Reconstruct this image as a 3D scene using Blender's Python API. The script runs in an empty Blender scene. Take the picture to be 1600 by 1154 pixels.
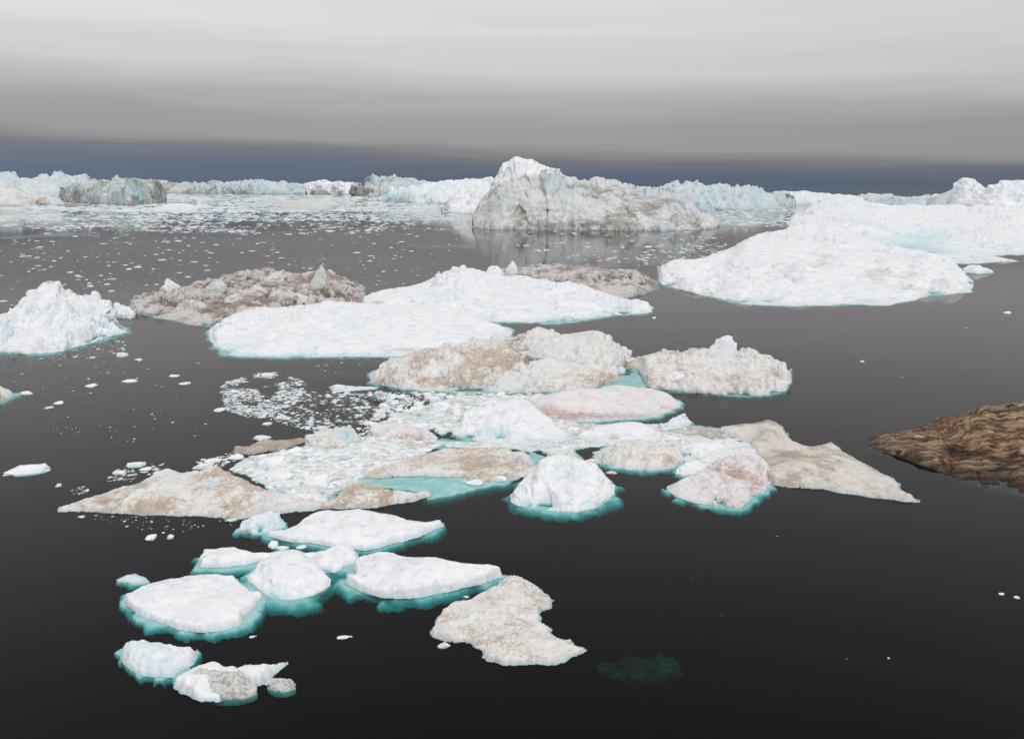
import bpy, math, random
import numpy as np
from mathutils import Vector

random.seed(7)
RNG = np.random.default_rng(11)
scene = bpy.context.scene
COL = scene.collection

# ------------------------------------------------------------------ camera model
H_CAM = 40.0          # eye height above the sea, metres
F_PX = 1386.0         # focal length of the 1600 x 1154 photograph, pixels
W_PX, H_PX = 1600.0, 1154.0
Y_HOR = 292.0         # sea horizon row
PITCH = math.atan((H_PX / 2 - Y_HOR) / F_PX)
SP, CP = math.sin(PITCH), math.cos(PITCH)


def ray(px, py):
    """World direction of the sight line through photo pixel px, py."""
    px = np.asarray(px, float); py = np.asarray(py, float)
    x = (px - W_PX / 2) / F_PX
    y = -(py - H_PX / 2) / F_PX
    return x, CP + y * SP, -SP + y * CP


def ground(px, py, z=0.0):
    """Where that sight line meets the level z (survey of the sea surface)."""
    x, y, zz = ray(px, py)
    zz = np.minimum(zz, -1e-4)
    t = (z - H_CAM) / zz
    return x * t, y * t


def to_px(P):
    rx, ry, rz = P[..., 0], P[..., 1], P[..., 2] - H_CAM
    zc = ry * CP - rz * SP
    yc = ry * SP + rz * CP
    zc = np.maximum(zc, 1e-3)
    return W_PX / 2 + F_PX * rx / zc, H_PX / 2 - F_PX * yc / zc


# ------------------------------------------------------------------ noise
def _hash(ix, iy, iz, seed):
    h = (ix.astype(np.uint32) * np.uint32(374761393) + iy.astype(np.uint32) * np.uint32(668265263)
         + iz.astype(np.uint32) * np.uint32(2147483647) + np.uint32((seed * 974634777) & 0xffffffff))
    h = (h ^ (h >> np.uint32(13))) * np.uint32(1274126177)
    h = (h ^ (h >> np.uint32(16))) * np.uint32(2246822519)
    h = h ^ (h >> np.uint32(15))
    return (h & np.uint32(0xffffff)).astype(np.float64) / float(0xffffff)


def vnoise(p, seed=0):
    i = np.floor(p).astype(np.int64)
    f = p - i
    u = f * f * f * (f * (f * 6 - 15) + 10)
    out = 0
    for dx in (0, 1):
        wx = u[..., 0] if dx else 1 - u[..., 0]
        for dy in (0, 1):
            wy = u[..., 1] if dy else 1 - u[..., 1]
            for dz in (0, 1):
                wz = u[..., 2] if dz else 1 - u[..., 2]
                out = out + wx * wy * wz * _hash(i[..., 0] + dx, i[..., 1] + dy, i[..., 2] + dz, seed)
    return out * 2 - 1


def fbm(p, octv=4, seed=0, gain=0.5):
    a, s, n = 1.0, 0.0, 0.0
    q = np.array(p, float)
    for o in range(octv):
        s = s + a * vnoise(q, seed + o * 17)
        n += a
        a *= gain
        q = q * 2.03 + 13.7
    return s / n * 1.5


def ridged(p, octv=4, seed=0, gain=0.55):
    a, s, n = 1.0, 0.0, 0.0
    q = np.array(p, float)
    for o in range(octv):
        s = s + a * (1 - np.abs(vnoise(q, seed + o * 31)) * 2)
        n += a
        a *= gain
        q = q * 2.1 + 7.1
    return s / n


def worley(p, seed=0):
    i = np.floor(p).astype(np.int64)
    f1 = np.full(p.shape[:-1], 9.0); f2 = f1.copy(); cid = np.zeros_like(f1)
    for dx in (-1, 0, 1):
        for dy in (-1, 0, 1):
            for dz in (-1, 0, 1):
                a, b, c = i[..., 0] + dx, i[..., 1] + dy, i[..., 2] + dz
                d = np.sqrt((a + _hash(a, b, c, seed) - p[..., 0]) ** 2 + (b + _hash(a, b, c, seed + 1) - p[..., 1]) ** 2
                            + (c + _hash(a, b, c, seed + 2) - p[..., 2]) ** 2)
                near = d < f1
                f2 = np.where(near, f1, np.minimum(f2, d))
                cid = np.where(near, _hash(a, b, c, seed + 3), cid)
                f1 = np.where(near, d, f1)
    return f1, f2, cid


def sstep(a, b, x):
    t = np.clip((x - a) / (b - a), 0, 1)
    return t * t * (3 - 2 * t)


def style_noise(style, p, seed):
    d = _style(style, p, seed)
    return np.clip((d - d.mean()) / (d.std() + 1e-9) * 0.5, -1.4, 1.4)


def _style(style, p, seed):
    """Relief of an ice surface, roughly -1..1; p is in units of the body's own size."""
    if style == 'snow':
        return 0.55 * fbm(p * 1.1, 4, seed) + 0.22 * fbm(p * np.array([1, 1, 5.0]) * 2.0, 3, seed + 5) - 0.25 * sstep(0.25, 0.7, fbm(p * 3, 3, seed + 9))
    if style == 'rough':
        f1, f2, c = worley(p * 3.2, seed)
        g1, g2, e = worley(p * 8.0, seed + 4)
        return 0.75 * fbm(p * 1.3, 4, seed + 7) + 0.38 * (0.55 - f1) + 0.14 * (0.5 - g1) + 0.40 * (c - 0.5)
    if style == 'crag':
        q = p * np.array([1.0, 1.0, 0.38])
        f1, f2, c = worley(q * 3.0, seed)
        return 0.55 * ridged(q * 2.4, 4, seed) - 0.2 + 0.5 * (f2 - f1) + 0.3 * (c - 0.5) + 0.35 * fbm(p * 1.2, 4, seed + 3)
    if style == 'rubble':
        q = p + 0.45 * np.stack([fbm(p * 1.3, 3, seed + 40), fbm(p * 1.3, 3, seed + 50), fbm(p * 1.3, 3, seed + 60)], -1)
        f1, f2, c = worley(q * np.array([2.6, 4.2, 4.2]), seed)
        return 0.7 * ridged(q * np.array([1.5, 2.6, 2.6]), 5, seed + 2) - 0.25 + 0.55 * (0.5 - f1) + 0.3 * (c - 0.5)
    if style == 'cliff':
        q = p * np.array([1.0, 1.0, 0.2])
        f1, f2, c = worley(q * 2.2, seed)
        return 0.5 * fbm(q * 1.2, 4, seed) + 0.45 * (c - 0.5) + 0.35 * ridged(q * 3.5, 3, seed + 6) - 0.15
    if style == 'granular':
        f1, f2, c = worley(p * 5.0, seed)
        g1, g2, e = worley(p * 11.0, seed + 9)
        return 0.75 * fbm(p * 1.3, 4, seed + 2) + 0.36 * (0.55 - f1) + 0.20 * (0.5 - g1) + 0.34 * (c - 0.5)
    if style == 'strata':
        q = p + 0.22 * np.stack([fbm(p * 1.2, 3, seed + 20), fbm(p * 1.2, 3, seed + 21), fbm(p * 1.2, 3, seed + 22)], -1)
        q = np.stack([q[..., 0] * 0.94 + q[..., 1] * 0.34, q[..., 1] * 0.94 - q[..., 0] * 0.34, q[..., 2]], -1)
        f1, f2, c = worley(q * np.array([1.5, 5.5, 2.0]), seed)
        g1, g2, e = worley(q * np.array([4.5, 16.0, 6.0]), seed + 3)
        return 1.0 * fbm(p * 0.9, 3, seed) + 0.55 * np.minimum(f2 - f1, 0.35) + 0.30 * (c - 0.5) + 0.16 * np.minimum(g2 - g1, 0.4) + 0.10 * (e - 0.5)
    return fbm(p, 4, seed)


# ------------------------------------------------------------------ materials
def new_mat(name):
    m = bpy.data.materials.new(name)
    m.use_nodes = True
    nt = m.node_tree
    nt.nodes.clear()
    return m, nt, nt.nodes, nt.links


def mix_col(nt, fac, a, b):
    n = nt.nodes.new('ShaderNodeMix'); n.data_type = 'RGBA'
    for s, v in ((n.inputs[0], fac), (n.inputs[6], a), (n.inputs[7], b)):
        if isinstance(v, bpy.types.NodeSocket): nt.links.new(v, s)
        elif isinstance(v, (int, float)): s.default_value = v
        else: s.default_value = (*v, 1.0)
    return n.outputs[2]


def math_n(nt, op, a, b=None, c=None, clamp=False):
    n = nt.nodes.new('ShaderNodeMath'); n.operation = op; n.use_clamp = clamp
    for i, v in enumerate((a, b, c)):
        if v is None: continue
        if isinstance(v, bpy.types.NodeSocket): nt.links.new(v, n.inputs[i])
        else: n.inputs[i].default_value = v
    return n.outputs[0]


def attr(nt, name):
    n = nt.nodes.new('ShaderNodeAttribute'); n.attribute_name = name
    return n


def noise_n(nt, vec, scale, detail=4, rough=0.6, dist=0.0):
    n = nt.nodes.new('ShaderNodeTexNoise')
    n.inputs['Scale'].default_value = scale; n.inputs['Detail'].default_value = detail
    n.inputs['Roughness'].default_value = rough; n.inputs['Distortion'].default_value = dist
    nt.links.new(vec, n.inputs['Vector'])
    return n.outputs['Fac']


def ramp(nt, fac, stops):
    n = nt.nodes.new('ShaderNodeValToRGB')
    cr = n.color_ramp
    while len(cr.elements) < len(stops): cr.elements.new(0.5)
    for e, (p, c) in zip(cr.elements, stops):
        e.position = p; e.color = (*c, 1.0)
    nt.links.new(fac, n.inputs[0])
    return n.outputs['Color']


def ice_mat(name, white, dirt, dirt2, blue, speck=0.5, bump=0.5, rough=0.55):
    """Ice: clean colour, two dirt colours laid by the 'dirt' attribute and broken up by grain, blue by 'blue'."""
    m, nt, N, L = new_mat(name)
    out = N.new('ShaderNodeOutputMaterial'); bs = N.new('ShaderNodeBsdfPrincipled')
    L.new(bs.outputs[0], out.inputs[0])
    dc = attr(nt, 'grain').outputs['Vector']
    sz = attr(nt, 'grain_size').outputs['Fac']
    n1 = noise_n(nt, dc, 0.35, 5, 0.65)
    n2 = noise_n(nt, dc, 1.3, 4, 0.7)
    n3 = noise_n(nt, dc, 0.12, 4, 0.6)
    d = attr(nt, 'dirt').outputs['Fac']
    b = attr(nt, 'blue').outputs['Fac']
    gate = math_n(nt, 'MULTIPLY', d, 6.0, clamp=True)
    g = math_n(nt, 'MULTIPLY_ADD', math_n(nt, 'SUBTRACT', n1, 0.5), 2.4 * speck, d)
    g = math_n(nt, 'MULTIPLY_ADD', math_n(nt, 'SUBTRACT', n2, 0.5), 0.9 * speck, g)
    gm = nt.nodes.new('ShaderNodeMapRange'); gm.interpolation_type = 'SMOOTHSTEP'
    gm.inputs[1].default_value = 0.18; gm.inputs[2].default_value = 0.78
    L.new(g, gm.inputs[0])
    g = math_n(nt, 'MULTIPLY', gm.outputs[0], gate, clamp=True)
    dm = mix_col(nt, math_n(nt, 'MULTIPLY_ADD', math_n(nt, 'SUBTRACT', n3, 0.5), 4.0, 0.5, clamp=True), dirt, dirt2)
    # slight cool and warm drifts in the clean ice
    w2 = tuple(c * k for c, k in zip(white, (0.86, 0.895, 0.93)))
    wc = mix_col(nt, math_n(nt, 'MULTIPLY_ADD', math_n(nt, 'SUBTRACT', n3, 0.50), 4.5, 0.35, clamp=True), white, w2)
    wc = mix_col(nt, math_n(nt, 'MULTIPLY', b, math_n(nt, 'MULTIPLY_ADD', n1, 0.9, 0.5), clamp=True), wc, blue)
    col = mix_col(nt, g, wc, dm)
    vo = N.new('ShaderNodeTexVoronoi'); vo.feature = 'DISTANCE_TO_EDGE'; vo.inputs['Scale'].default_value = 0.045
    wv = N.new('ShaderNodeVectorMath'); wv.operation = 'MULTIPLY_ADD'
    nc = N.new('ShaderNodeTexNoise'); nc.inputs['Scale'].default_value = 0.09; nc.inputs['Detail'].default_value = 4
    L.new(dc, nc.inputs['Vector']); L.new(nc.outputs['Color'], wv.inputs[0]); wv.inputs[1].default_value = (14, 14, 14); L.new(dc, wv.inputs[2])
    L.new(wv.outputs[0], vo.inputs['Vector'])
    cr = math_n(nt, 'MULTIPLY', math_n(nt, 'LESS_THAN', vo.outputs['Distance'], 0.022), math_n(nt, 'MULTIPLY', math_n(nt, 'SUBTRACT', n3, 0.46), 5.0, clamp=True))
    col = mix_col(nt, math_n(nt, 'MULTIPLY', cr, 0.42), col, tuple(c * 0.55 for c in blue))
    # dark grit specks only where it is dirty
    grit = math_n(nt, 'MULTIPLY', math_n(nt, 'GREATER_THAN', n2, 0.60), math_n(nt, 'MULTIPLY', g, 0.55))
    col = mix_col(nt, grit, col, tuple(c * 0.4 for c in dirt2))
    # wet, slightly darker line at the water
    geo = N.new('ShaderNodeNewGeometry'); sx = N.new('ShaderNodeSeparateXYZ')
    L.new(geo.outputs['Position'], sx.inputs[0])
    zrel = math_n(nt, 'DIVIDE', sx.outputs[2], math_n(nt, 'MULTIPLY', sz, 2.2))
    wet = math_n(nt, 'SUBTRACT', 1.0, zrel, clamp=True)
    col = mix_col(nt, math_n(nt, 'MULTIPLY', wet, 0.32), col, tuple(c * k for c, k in zip(blue, (0.55, 0.62, 0.62))))
    L.new(col, bs.inputs['Base Color'])
    bs.inputs['Roughness'].default_value = rough
    bs.inputs['Specular IOR Level'].default_value = 0.25
    hsum = math_n(nt, 'ADD', math_n(nt, 'MULTIPLY', n1, 1.2), math_n(nt, 'MULTIPLY', n2, 0.5))
    bp = N.new('ShaderNodeBump'); bp.inputs['Strength'].default_value = bump
    bp.inputs['Distance'].default_value = 1.0
    L.new(math_n(nt, 'MULTIPLY', hsum, math_n(nt, 'MULTIPLY', sz, 1.6)), bp.inputs['Height'])
    L.new(bp.outputs[0], bs.inputs['Normal'])
    return m


WHITE = (0.84, 0.86, 0.885)
M = {}
M['white'] = ice_mat('white_ice', WHITE, (0.62, 0.52, 0.43), (0.55, 0.47, 0.42), (0.50, 0.72, 0.80), 0.45, 0.35)
M['tan'] = ice_mat('tan_ice', (0.82, 0.81, 0.79), (0.62, 0.52, 0.43), (0.47, 0.36, 0.27), (0.52, 0.70, 0.76), 0.75, 0.7)
M['sand'] = ice_mat('sand_ice', (0.70, 0.665, 0.62), (0.50, 0.425, 0.345), (0.37, 0.30, 0.235), (0.52, 0.66, 0.70), 0.6, 0.5)
M['pink'] = ice_mat('pink_ice', (0.83, 0.80, 0.80), (0.60, 0.45, 0.41), (0.48, 0.33, 0.30), (0.52, 0.72, 0.80), 0.7, 0.6)
M['brown'] = ice_mat('brown_ice', (0.66, 0.63, 0.61), (0.37, 0.305, 0.265), (0.20, 0.16, 0.135), (0.50, 0.62, 0.68), 0.7, 0.7)
M['grey'] = ice_mat('grey_ice', (0.79, 0.80, 0.79), (0.52, 0.50, 0.45), (0.30, 0.29, 0.265), (0.42, 0.63, 0.70), 0.8, 0.9)
M['blue'] = ice_mat('blue_ice', (0.80, 0.84, 0.86), (0.55, 0.52, 0.47), (0.42, 0.41, 0.38), (0.52, 0.73, 0.81), 0.6, 0.9)
M['foot'] = ice_mat('submerged_ice', (0.86, 0.88, 0.86), (0.5, 0.5, 0.45), (0.4, 0.4, 0.38), (0.55, 0.78, 0.80), 0.4, 0.5)


def rock_mat():
    m, nt, N, L = new_mat('lichen_rock')
    out = N.new('ShaderNodeOutputMaterial'); bs = N.new('ShaderNodeBsdfPrincipled')
    L.new(bs.outputs[0], out.inputs[0])
    dc = attr(nt, 'grain').outputs['Vector']; sz = attr(nt, 'grain_size').outputs['Fac']
    d = attr(nt, 'dirt').outputs['Fac']  # low relief darkens through this, painting crevice shade into the rock
    mp = N.new('ShaderNodeMapping'); mp.inputs['Rotation'].default_value = (0, 0, 0.35); mp.inputs['Scale'].default_value = (0.30, 1.0, 1.0)
    L.new(dc, mp.inputs[0])
    n1 = noise_n(nt, mp.outputs[0], 0.22, 3, 0.6, 0.4); n2 = noise_n(nt, mp.outputs[0], 1.1, 5, 0.7); n3 = noise_n(nt, dc, 0.06, 4, 0.6)
    c = ramp(nt, math_n(nt, 'MULTIPLY_ADD', math_n(nt, 'SUBTRACT', n1, 0.5), 3.4, math_n(nt, 'MULTIPLY_ADD', d, -0.75, 0.76), clamp=True),
             [(0.0, (0.006, 0.005, 0.004)), (0.28, (0.030, 0.019, 0.011)), (0.50, (0.135, 0.074, 0.034)), (0.72, (0.29, 0.185, 0.10)), (1.0, (0.52, 0.42, 0.31))])
    nw = N.new('ShaderNodeTexNoise'); nw.inputs['Scale'].default_value = 0.16; nw.inputs['Detail'].default_value = 5
    L.new(mp.outputs[0], nw.inputs['Vector'])
    wr = N.new('ShaderNodeVectorMath'); wr.operation = 'MULTIPLY_ADD'
    L.new(nw.outputs['Color'], wr.inputs[0]); wr.inputs[1].default_value = (9, 9, 9); L.new(mp.outputs[0], wr.inputs[2])
    vs2 = N.new('ShaderNodeTexVoronoi'); vs2.inputs['Scale'].default_value = 0.13; L.new(wr.outputs[0], vs2.inputs['Vector'])
    ve = N.new('ShaderNodeTexVoronoi'); ve.feature = 'DISTANCE_TO_EDGE'; ve.inputs['Scale'].default_value = 0.13; L.new(wr.outputs[0], ve.inputs['Vector'])
    sx2 = N.new('ShaderNodeSeparateXYZ'); L.new(vs2.outputs['Color'], sx2.inputs[0])
    c = mix_col(nt, math_n(nt, 'MULTIPLY', sx2.outputs[0], 0.75), c, (0.055, 0.032, 0.018))
    c = mix_col(nt, math_n(nt, 'MULTIPLY', math_n(nt, 'GREATER_THAN', sx2.outputs[1], 0.80), 0.35), c, (0.44, 0.33, 0.22))
    c = mix_col(nt, math_n(nt, 'MULTIPLY', math_n(nt, 'LESS_THAN', ve.outputs['Distance'], 0.035), math_n(nt, 'MULTIPLY_ADD', math_n(nt, 'SUBTRACT', n3, 0.45), 4.0, 0.2, clamp=True)), c, (0.008, 0.006, 0.005))
    c2 = mix_col(nt, math_n(nt, 'MULTIPLY_ADD', math_n(nt, 'SUBTRACT', n3, 0.52), 5.0, 0.4, clamp=True), c, (0.23, 0.085, 0.035))
    c3 = mix_col(nt, 0.38, c, c2)
    c3 = mix_col(nt, math_n(nt, 'MULTIPLY', math_n(nt, 'GREATER_THAN', n2, 0.64), 0.6), c3, (0.46, 0.40, 0.32))
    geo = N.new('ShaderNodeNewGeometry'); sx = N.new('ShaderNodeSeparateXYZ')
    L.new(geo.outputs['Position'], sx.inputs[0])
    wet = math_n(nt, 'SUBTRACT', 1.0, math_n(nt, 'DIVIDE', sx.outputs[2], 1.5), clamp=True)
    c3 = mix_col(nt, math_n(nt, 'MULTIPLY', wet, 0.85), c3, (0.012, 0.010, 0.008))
    L.new(c3, bs.inputs['Base Color'])
    bs.inputs['Roughness'].default_value = 0.75; bs.inputs['Specular IOR Level'].default_value = 0.25
    bp = N.new('ShaderNodeBump'); bp.inputs['Distance'].default_value = 1.0; bp.inputs['Strength'].default_value = 0.5
    L.new(math_n(nt, 'MULTIPLY', math_n(nt, 'ADD', n1, math_n(nt, 'MULTIPLY', n2, 0.4)), math_n(nt, 'MULTIPLY', sz, 3.0)), bp.inputs['Height'])
    L.new(bp.outputs[0], bs.inputs['Normal'])
    return m


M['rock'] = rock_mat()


def shoal_mat():
    m, nt, N, L = new_mat('weedy_shoal_rock')
    out = N.new('ShaderNodeOutputMaterial'); bs = N.new('ShaderNodeBsdfPrincipled')
    L.new(bs.outputs[0], out.inputs[0])
    geo = N.new('ShaderNodeNewGeometry')
    mp = N.new('ShaderNodeMapping'); mp.inputs['Scale'].default_value = (1.0, 2.6, 1.0); L.new(geo.outputs['Position'], mp.inputs[0])
    L.new(ramp(nt, noise_n(nt, mp.outputs[0], 1.1, 6, 0.7, 0.5), [(0.35, (0.010, 0.006, 0.003)), (0.52, (0.055, 0.028, 0.010)), (0.68, (0.24, 0.13, 0.05))]), bs.inputs['Base Color'])
    bs.inputs['Roughness'].default_value = 0.8
    return m


M['shoal'] = shoal_mat()


def water_mat():
    m, nt, N, L = new_mat('sea_water')
    out = N.new('ShaderNodeOutputMaterial')
    tr = N.new('ShaderNodeBsdfTransparent'); gl = N.new('ShaderNodeBsdfGlossy'); mx = N.new('ShaderNodeMixShader')
    fr = N.new('ShaderNodeFresnel'); fr.inputs['IOR'].default_value = 1.145
    gl.inputs['Roughness'].default_value = 0.03
    geo = N.new('ShaderNodeNewGeometry')
    mp = N.new('ShaderNodeMapping'); mp.inputs['Scale'].default_value = (0.25, 0.55, 1)
    L.new(geo.outputs['Position'], mp.inputs[0])
    n1 = noise_n(nt, mp.outputs[0], 1.2, 3, 0.55); n2 = noise_n(nt, mp.outputs[0], 0.12, 2, 0.5)
    bp = N.new('ShaderNodeBump'); bp.inputs['Distance'].default_value = 1.0; bp.inputs['Strength'].default_value = 1.0
    L.new(math_n(nt, 'ADD', math_n(nt, 'MULTIPLY', n1, 0.010), math_n(nt, 'MULTIPLY', n2, 0.05)), bp.inputs['Height'])
    L.new(bp.outputs[0], gl.inputs['Normal'])
    L.new(bp.outputs[0], fr.inputs['Normal'])
    wp = noise_n(nt, geo.outputs['Position'], 0.011, 3, 0.5)
    L.new(math_n(nt, 'MULTIPLY_ADD', math_n(nt, 'SUBTRACT', wp, 0.5, clamp=True), 0.5, 0.022), gl.inputs['Roughness'])
    gl.inputs['Color'].default_value = (0.92, 0.92, 0.92, 1)
    # seen from beneath, the surface lets the light through
    back = math_n(nt, 'SUBTRACT', 1.0, geo.outputs['Backfacing'])
    L.new(math_n(nt, 'MULTIPLY', fr.outputs[0], back), mx.inputs[0])
    L.new(tr.outputs[0], mx.inputs[1]); L.new(gl.outputs[0], mx.inputs[2])
    L.new(mx.outputs[0], out.inputs['Surface'])
    va = N.new('ShaderNodeVolumeAbsorption')
    va.inputs['Color'].default_value = (0.0, 0.66, 0.66, 1); va.inputs['Density'].default_value = 1.9
    L.new(va.outputs[0], out.inputs['Volume'])
    return m


M['water'] = water_mat()


# ------------------------------------------------------------------ mesh helpers
def build_mesh(name, V, F, attrs, mat):
    """V (n,3), F list/array of quads or tris -> mesh object, smooth shaded, with float / vector vertex attributes."""
    me = bpy.data.meshes.new(name)
    F = np.asarray(F, np.int32)
    k = F.shape[1]
    me.vertices.add(len(V)); me.vertices.foreach_set('co', np.asarray(V, np.float32).ravel())
    me.loops.add(F.size); me.loops.foreach_set('vertex_index', F.ravel())
    me.polygons.add(len(F))
    me.polygons.foreach_set('loop_start', np.arange(0, F.size, k, dtype=np.int32))
    me.polygons.foreach_set('loop_total', np.full(len(F), k, np.int32))
    me.polygons.foreach_set('use_smooth', np.ones(len(F), bool))
    for nm, a in attrs.items():
        a = np.asarray(a, np.float32)
        if a.ndim == 2:
            at = me.attributes.new(nm, 'FLOAT_VECTOR', 'POINT'); at.data.foreach_set('vector', a.ravel())
        else:
            at = me.attributes.new(nm, 'FLOAT', 'POINT'); at.data.foreach_set('value', a.ravel())
    me.materials.append(mat)
    me.update(calc_edges=True)
    ob = bpy.data.objects.new(name, me)
    COL.objects.link(ob)
    return ob


def grid_faces(nr, nc, keep=None):
    r, c = np.meshgrid(np.arange(nr - 1), np.arange(nc - 1), indexing='ij')
    a = (r * nc + c).ravel()
    F = np.stack([a, a + 1, a + nc + 1, a + nc], 1)
    if keep is not None:
        F = F[keep.ravel()]
    return F


def grid_normals(G):
    du = np.gradient(G, axis=1); dv = np.gradient(G, axis=0)
    n = np.cross(du, dv)
    return n / np.maximum(np.linalg.norm(n, axis=-1, keepdims=True), 1e-9)


def dirt_field(p, seed):
    """Sediment: broad patches plus wandering bands, -1..1."""
    q = p + 0.5 * np.stack([fbm(p * 1.1, 3, seed + 90), fbm(p * 1.1, 3, seed + 91), fbm(p * 1.1, 3, seed + 92)], -1)
    return 0.75 * fbm(p * 0.9, 4, seed + 80) + 0.55 * (ridged(q * np.array([0.7, 1.6, 2.5]), 4, seed + 84) - 0.35)


def blob(P, patches):
    """Sum of soft elliptical patches surveyed on the photograph: (px, py, rx, ry, amount)."""
    s = np.zeros(P.shape[:-1])
    if patches:
        x, y = to_px(P)
        for px, py, rx, ry, a in patches:
            s = s + a * np.exp(-(((x - px) / rx) ** 2 + ((y - py) / ry) ** 2))
    return s


def chain(pts, x):
    pts = np.array(pts, float)
    return np.interp(x, pts[:, 0], pts[:, 1])


def smooth1(a, s):
    if s < 0.5: return a.copy()
    r = int(3 * s) + 1
    k = np.exp(-0.5 * (np.arange(-r, r + 1) / s) ** 2); k /= k.sum()
    return np.convolve(np.pad(a, r, mode='edge'), k, mode='valid')


class Thing:
    def __init__(self, name, label, cat, group=None):
        self.name, self.label, self.cat, self.group, self.parts = name, label, cat, group, []

    def add(self, part, V, F, attrs, mat):
        self.parts.append((part, V, F, attrs, mat)); return self

    def finish(self):
        V0 = self.parts[0][1]
        base = np.array([V0[:, 0].mean(), V0[:, 1].mean(), 0.0])
        if len(self.parts) == 1:
            _, V, F, A, m = self.parts[0]
            root = build_mesh(self.name, V - base, F, A, M[m])
        else:
            root = bpy.data.objects.new(self.name, None); COL.objects.link(root)
            root.empty_display_size = 0.5
            for part, V, F, A, m in self.parts:
                o = build_mesh(part, V - base, F, A, M[m]); o.parent = root
        root.location = base
        root['label'] = self.label; root['category'] = self.cat
        if self.group: root['group'] = self.group
        return root


def poly_sd(px, py, poly):
    """Signed distance (positive inside) of points to a closed polygon."""
    d2 = np.full(px.shape, 1e18); ins = np.zeros(px.shape, bool)
    n = len(poly)
    for i in range(n):
        ax, ay = poly[i]; bx, by = poly[(i + 1) % n]
        ex, ey = bx - ax, by - ay
        L2 = ex * ex + ey * ey
        if L2 < 1e-12: continue
        t = np.clip(((px - ax) * ex + (py - ay) * ey) / L2, 0, 1)
        d2 = np.minimum(d2, (px - ax - t * ex) ** 2 + (py - ay - t * ey) ** 2)
        if ay != by:
            c = ((ay > py) != (by > py)) & (px < ex * (py - ay) / (by - ay) + ax)
            ins ^= c
    d = np.sqrt(d2)
    return np.where(ins, d, -d)


def foot_part(th, poly, margin, z0=0.25, slope=0.75, seed=0, inside=0.8, part='underwater_foot', step=None, rough=0.0):
    """Submerged ice spreading outward below the waterline of a floe or berg."""
    poly = np.asarray(poly)
    if part == 'underwater_foot' and inside < 5: margin *= 0.50; z0 *= 0.32; slope *= 0.36
    x0, y0 = poly.min(0) - margin * 1.5; x1, y1 = poly.max(0) + margin * 1.5
    step = step or max((x1 - x0) / 260, (y1 - y0) / 260, margin / 12)
    nx, ny = int((x1 - x0) / step) + 2, int((y1 - y0) / step) + 2
    X, Y = np.meshgrid(np.linspace(x0, x1, nx), np.linspace(y0, y1, ny))
    sd = poly_sd(X, Y, poly)
    P = np.stack([X, Y, np.zeros_like(X)], -1)
    q = P / margin
    sd = sd + margin * (0.75 * fbm(q * 0.45, 2, seed) - 0.05 + 0.10 * fbm(q * 1.8, 2, seed + 1))
    out = np.maximum(-sd, 0)
    Z = -z0 - slope * out + 0.12 * margin * fbm(q * 1.6, 4, seed + 2) * sstep(0, 0.4 * margin, out)
    Z -= 0.75 * (out / margin) ** 4
    if rough: Z = Z + rough * fbm(P / 1.3, 5, seed + 9)
    Z = np.minimum(Z + (0.05 * fbm(P / 1.1, 4, seed + 8) if inside > 5 else 0), -0.03)
    keep = (sd[:-1, :-1] > -margin * (0.92 if inside < 5 else 0.6)) & (sd[:-1, :-1] < inside * margin + 2 * step)
    G = np.stack([X, Y, Z], -1)
    V = G.reshape(-1, 3); F = grid_faces(ny, nx, keep)
    used = np.unique(F); remap = np.full(len(V), -1); remap[used] = np.arange(len(used))
    V = V[used]; F = remap[F]
    if len(F) == 0: return th
    gs = margin / 10
    A = dict(grain=V / gs, grain_size=np.full(len(V), gs), dirt=np.zeros(len(V)), blue=np.full(len(V), 0.15))
    return th.add(part, V, F, A, 'foot')


def shelf_part(th, pts, depth=0.5, edge=0.6, seed=0, tan=0.0):
    """Ice lying flat just under the water: the pale turquoise pools."""
    depth = depth * 0.20
    P2 = np.stack(ground([p[0] for p in pts], [p[1] for p in pts], -depth * 0.5), 1)
    return foot_part(th, P2, edge, z0=depth, slope=4.0, seed=seed, inside=1e3, part='submerged_shelf')


def drop_unused(V, F, A):
    used = np.unique(F); remap = np.full(len(V), -1); remap[used] = np.arange(len(used))
    return V[used], remap[F], {k: v[used] for k, v in A.items()}


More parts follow.
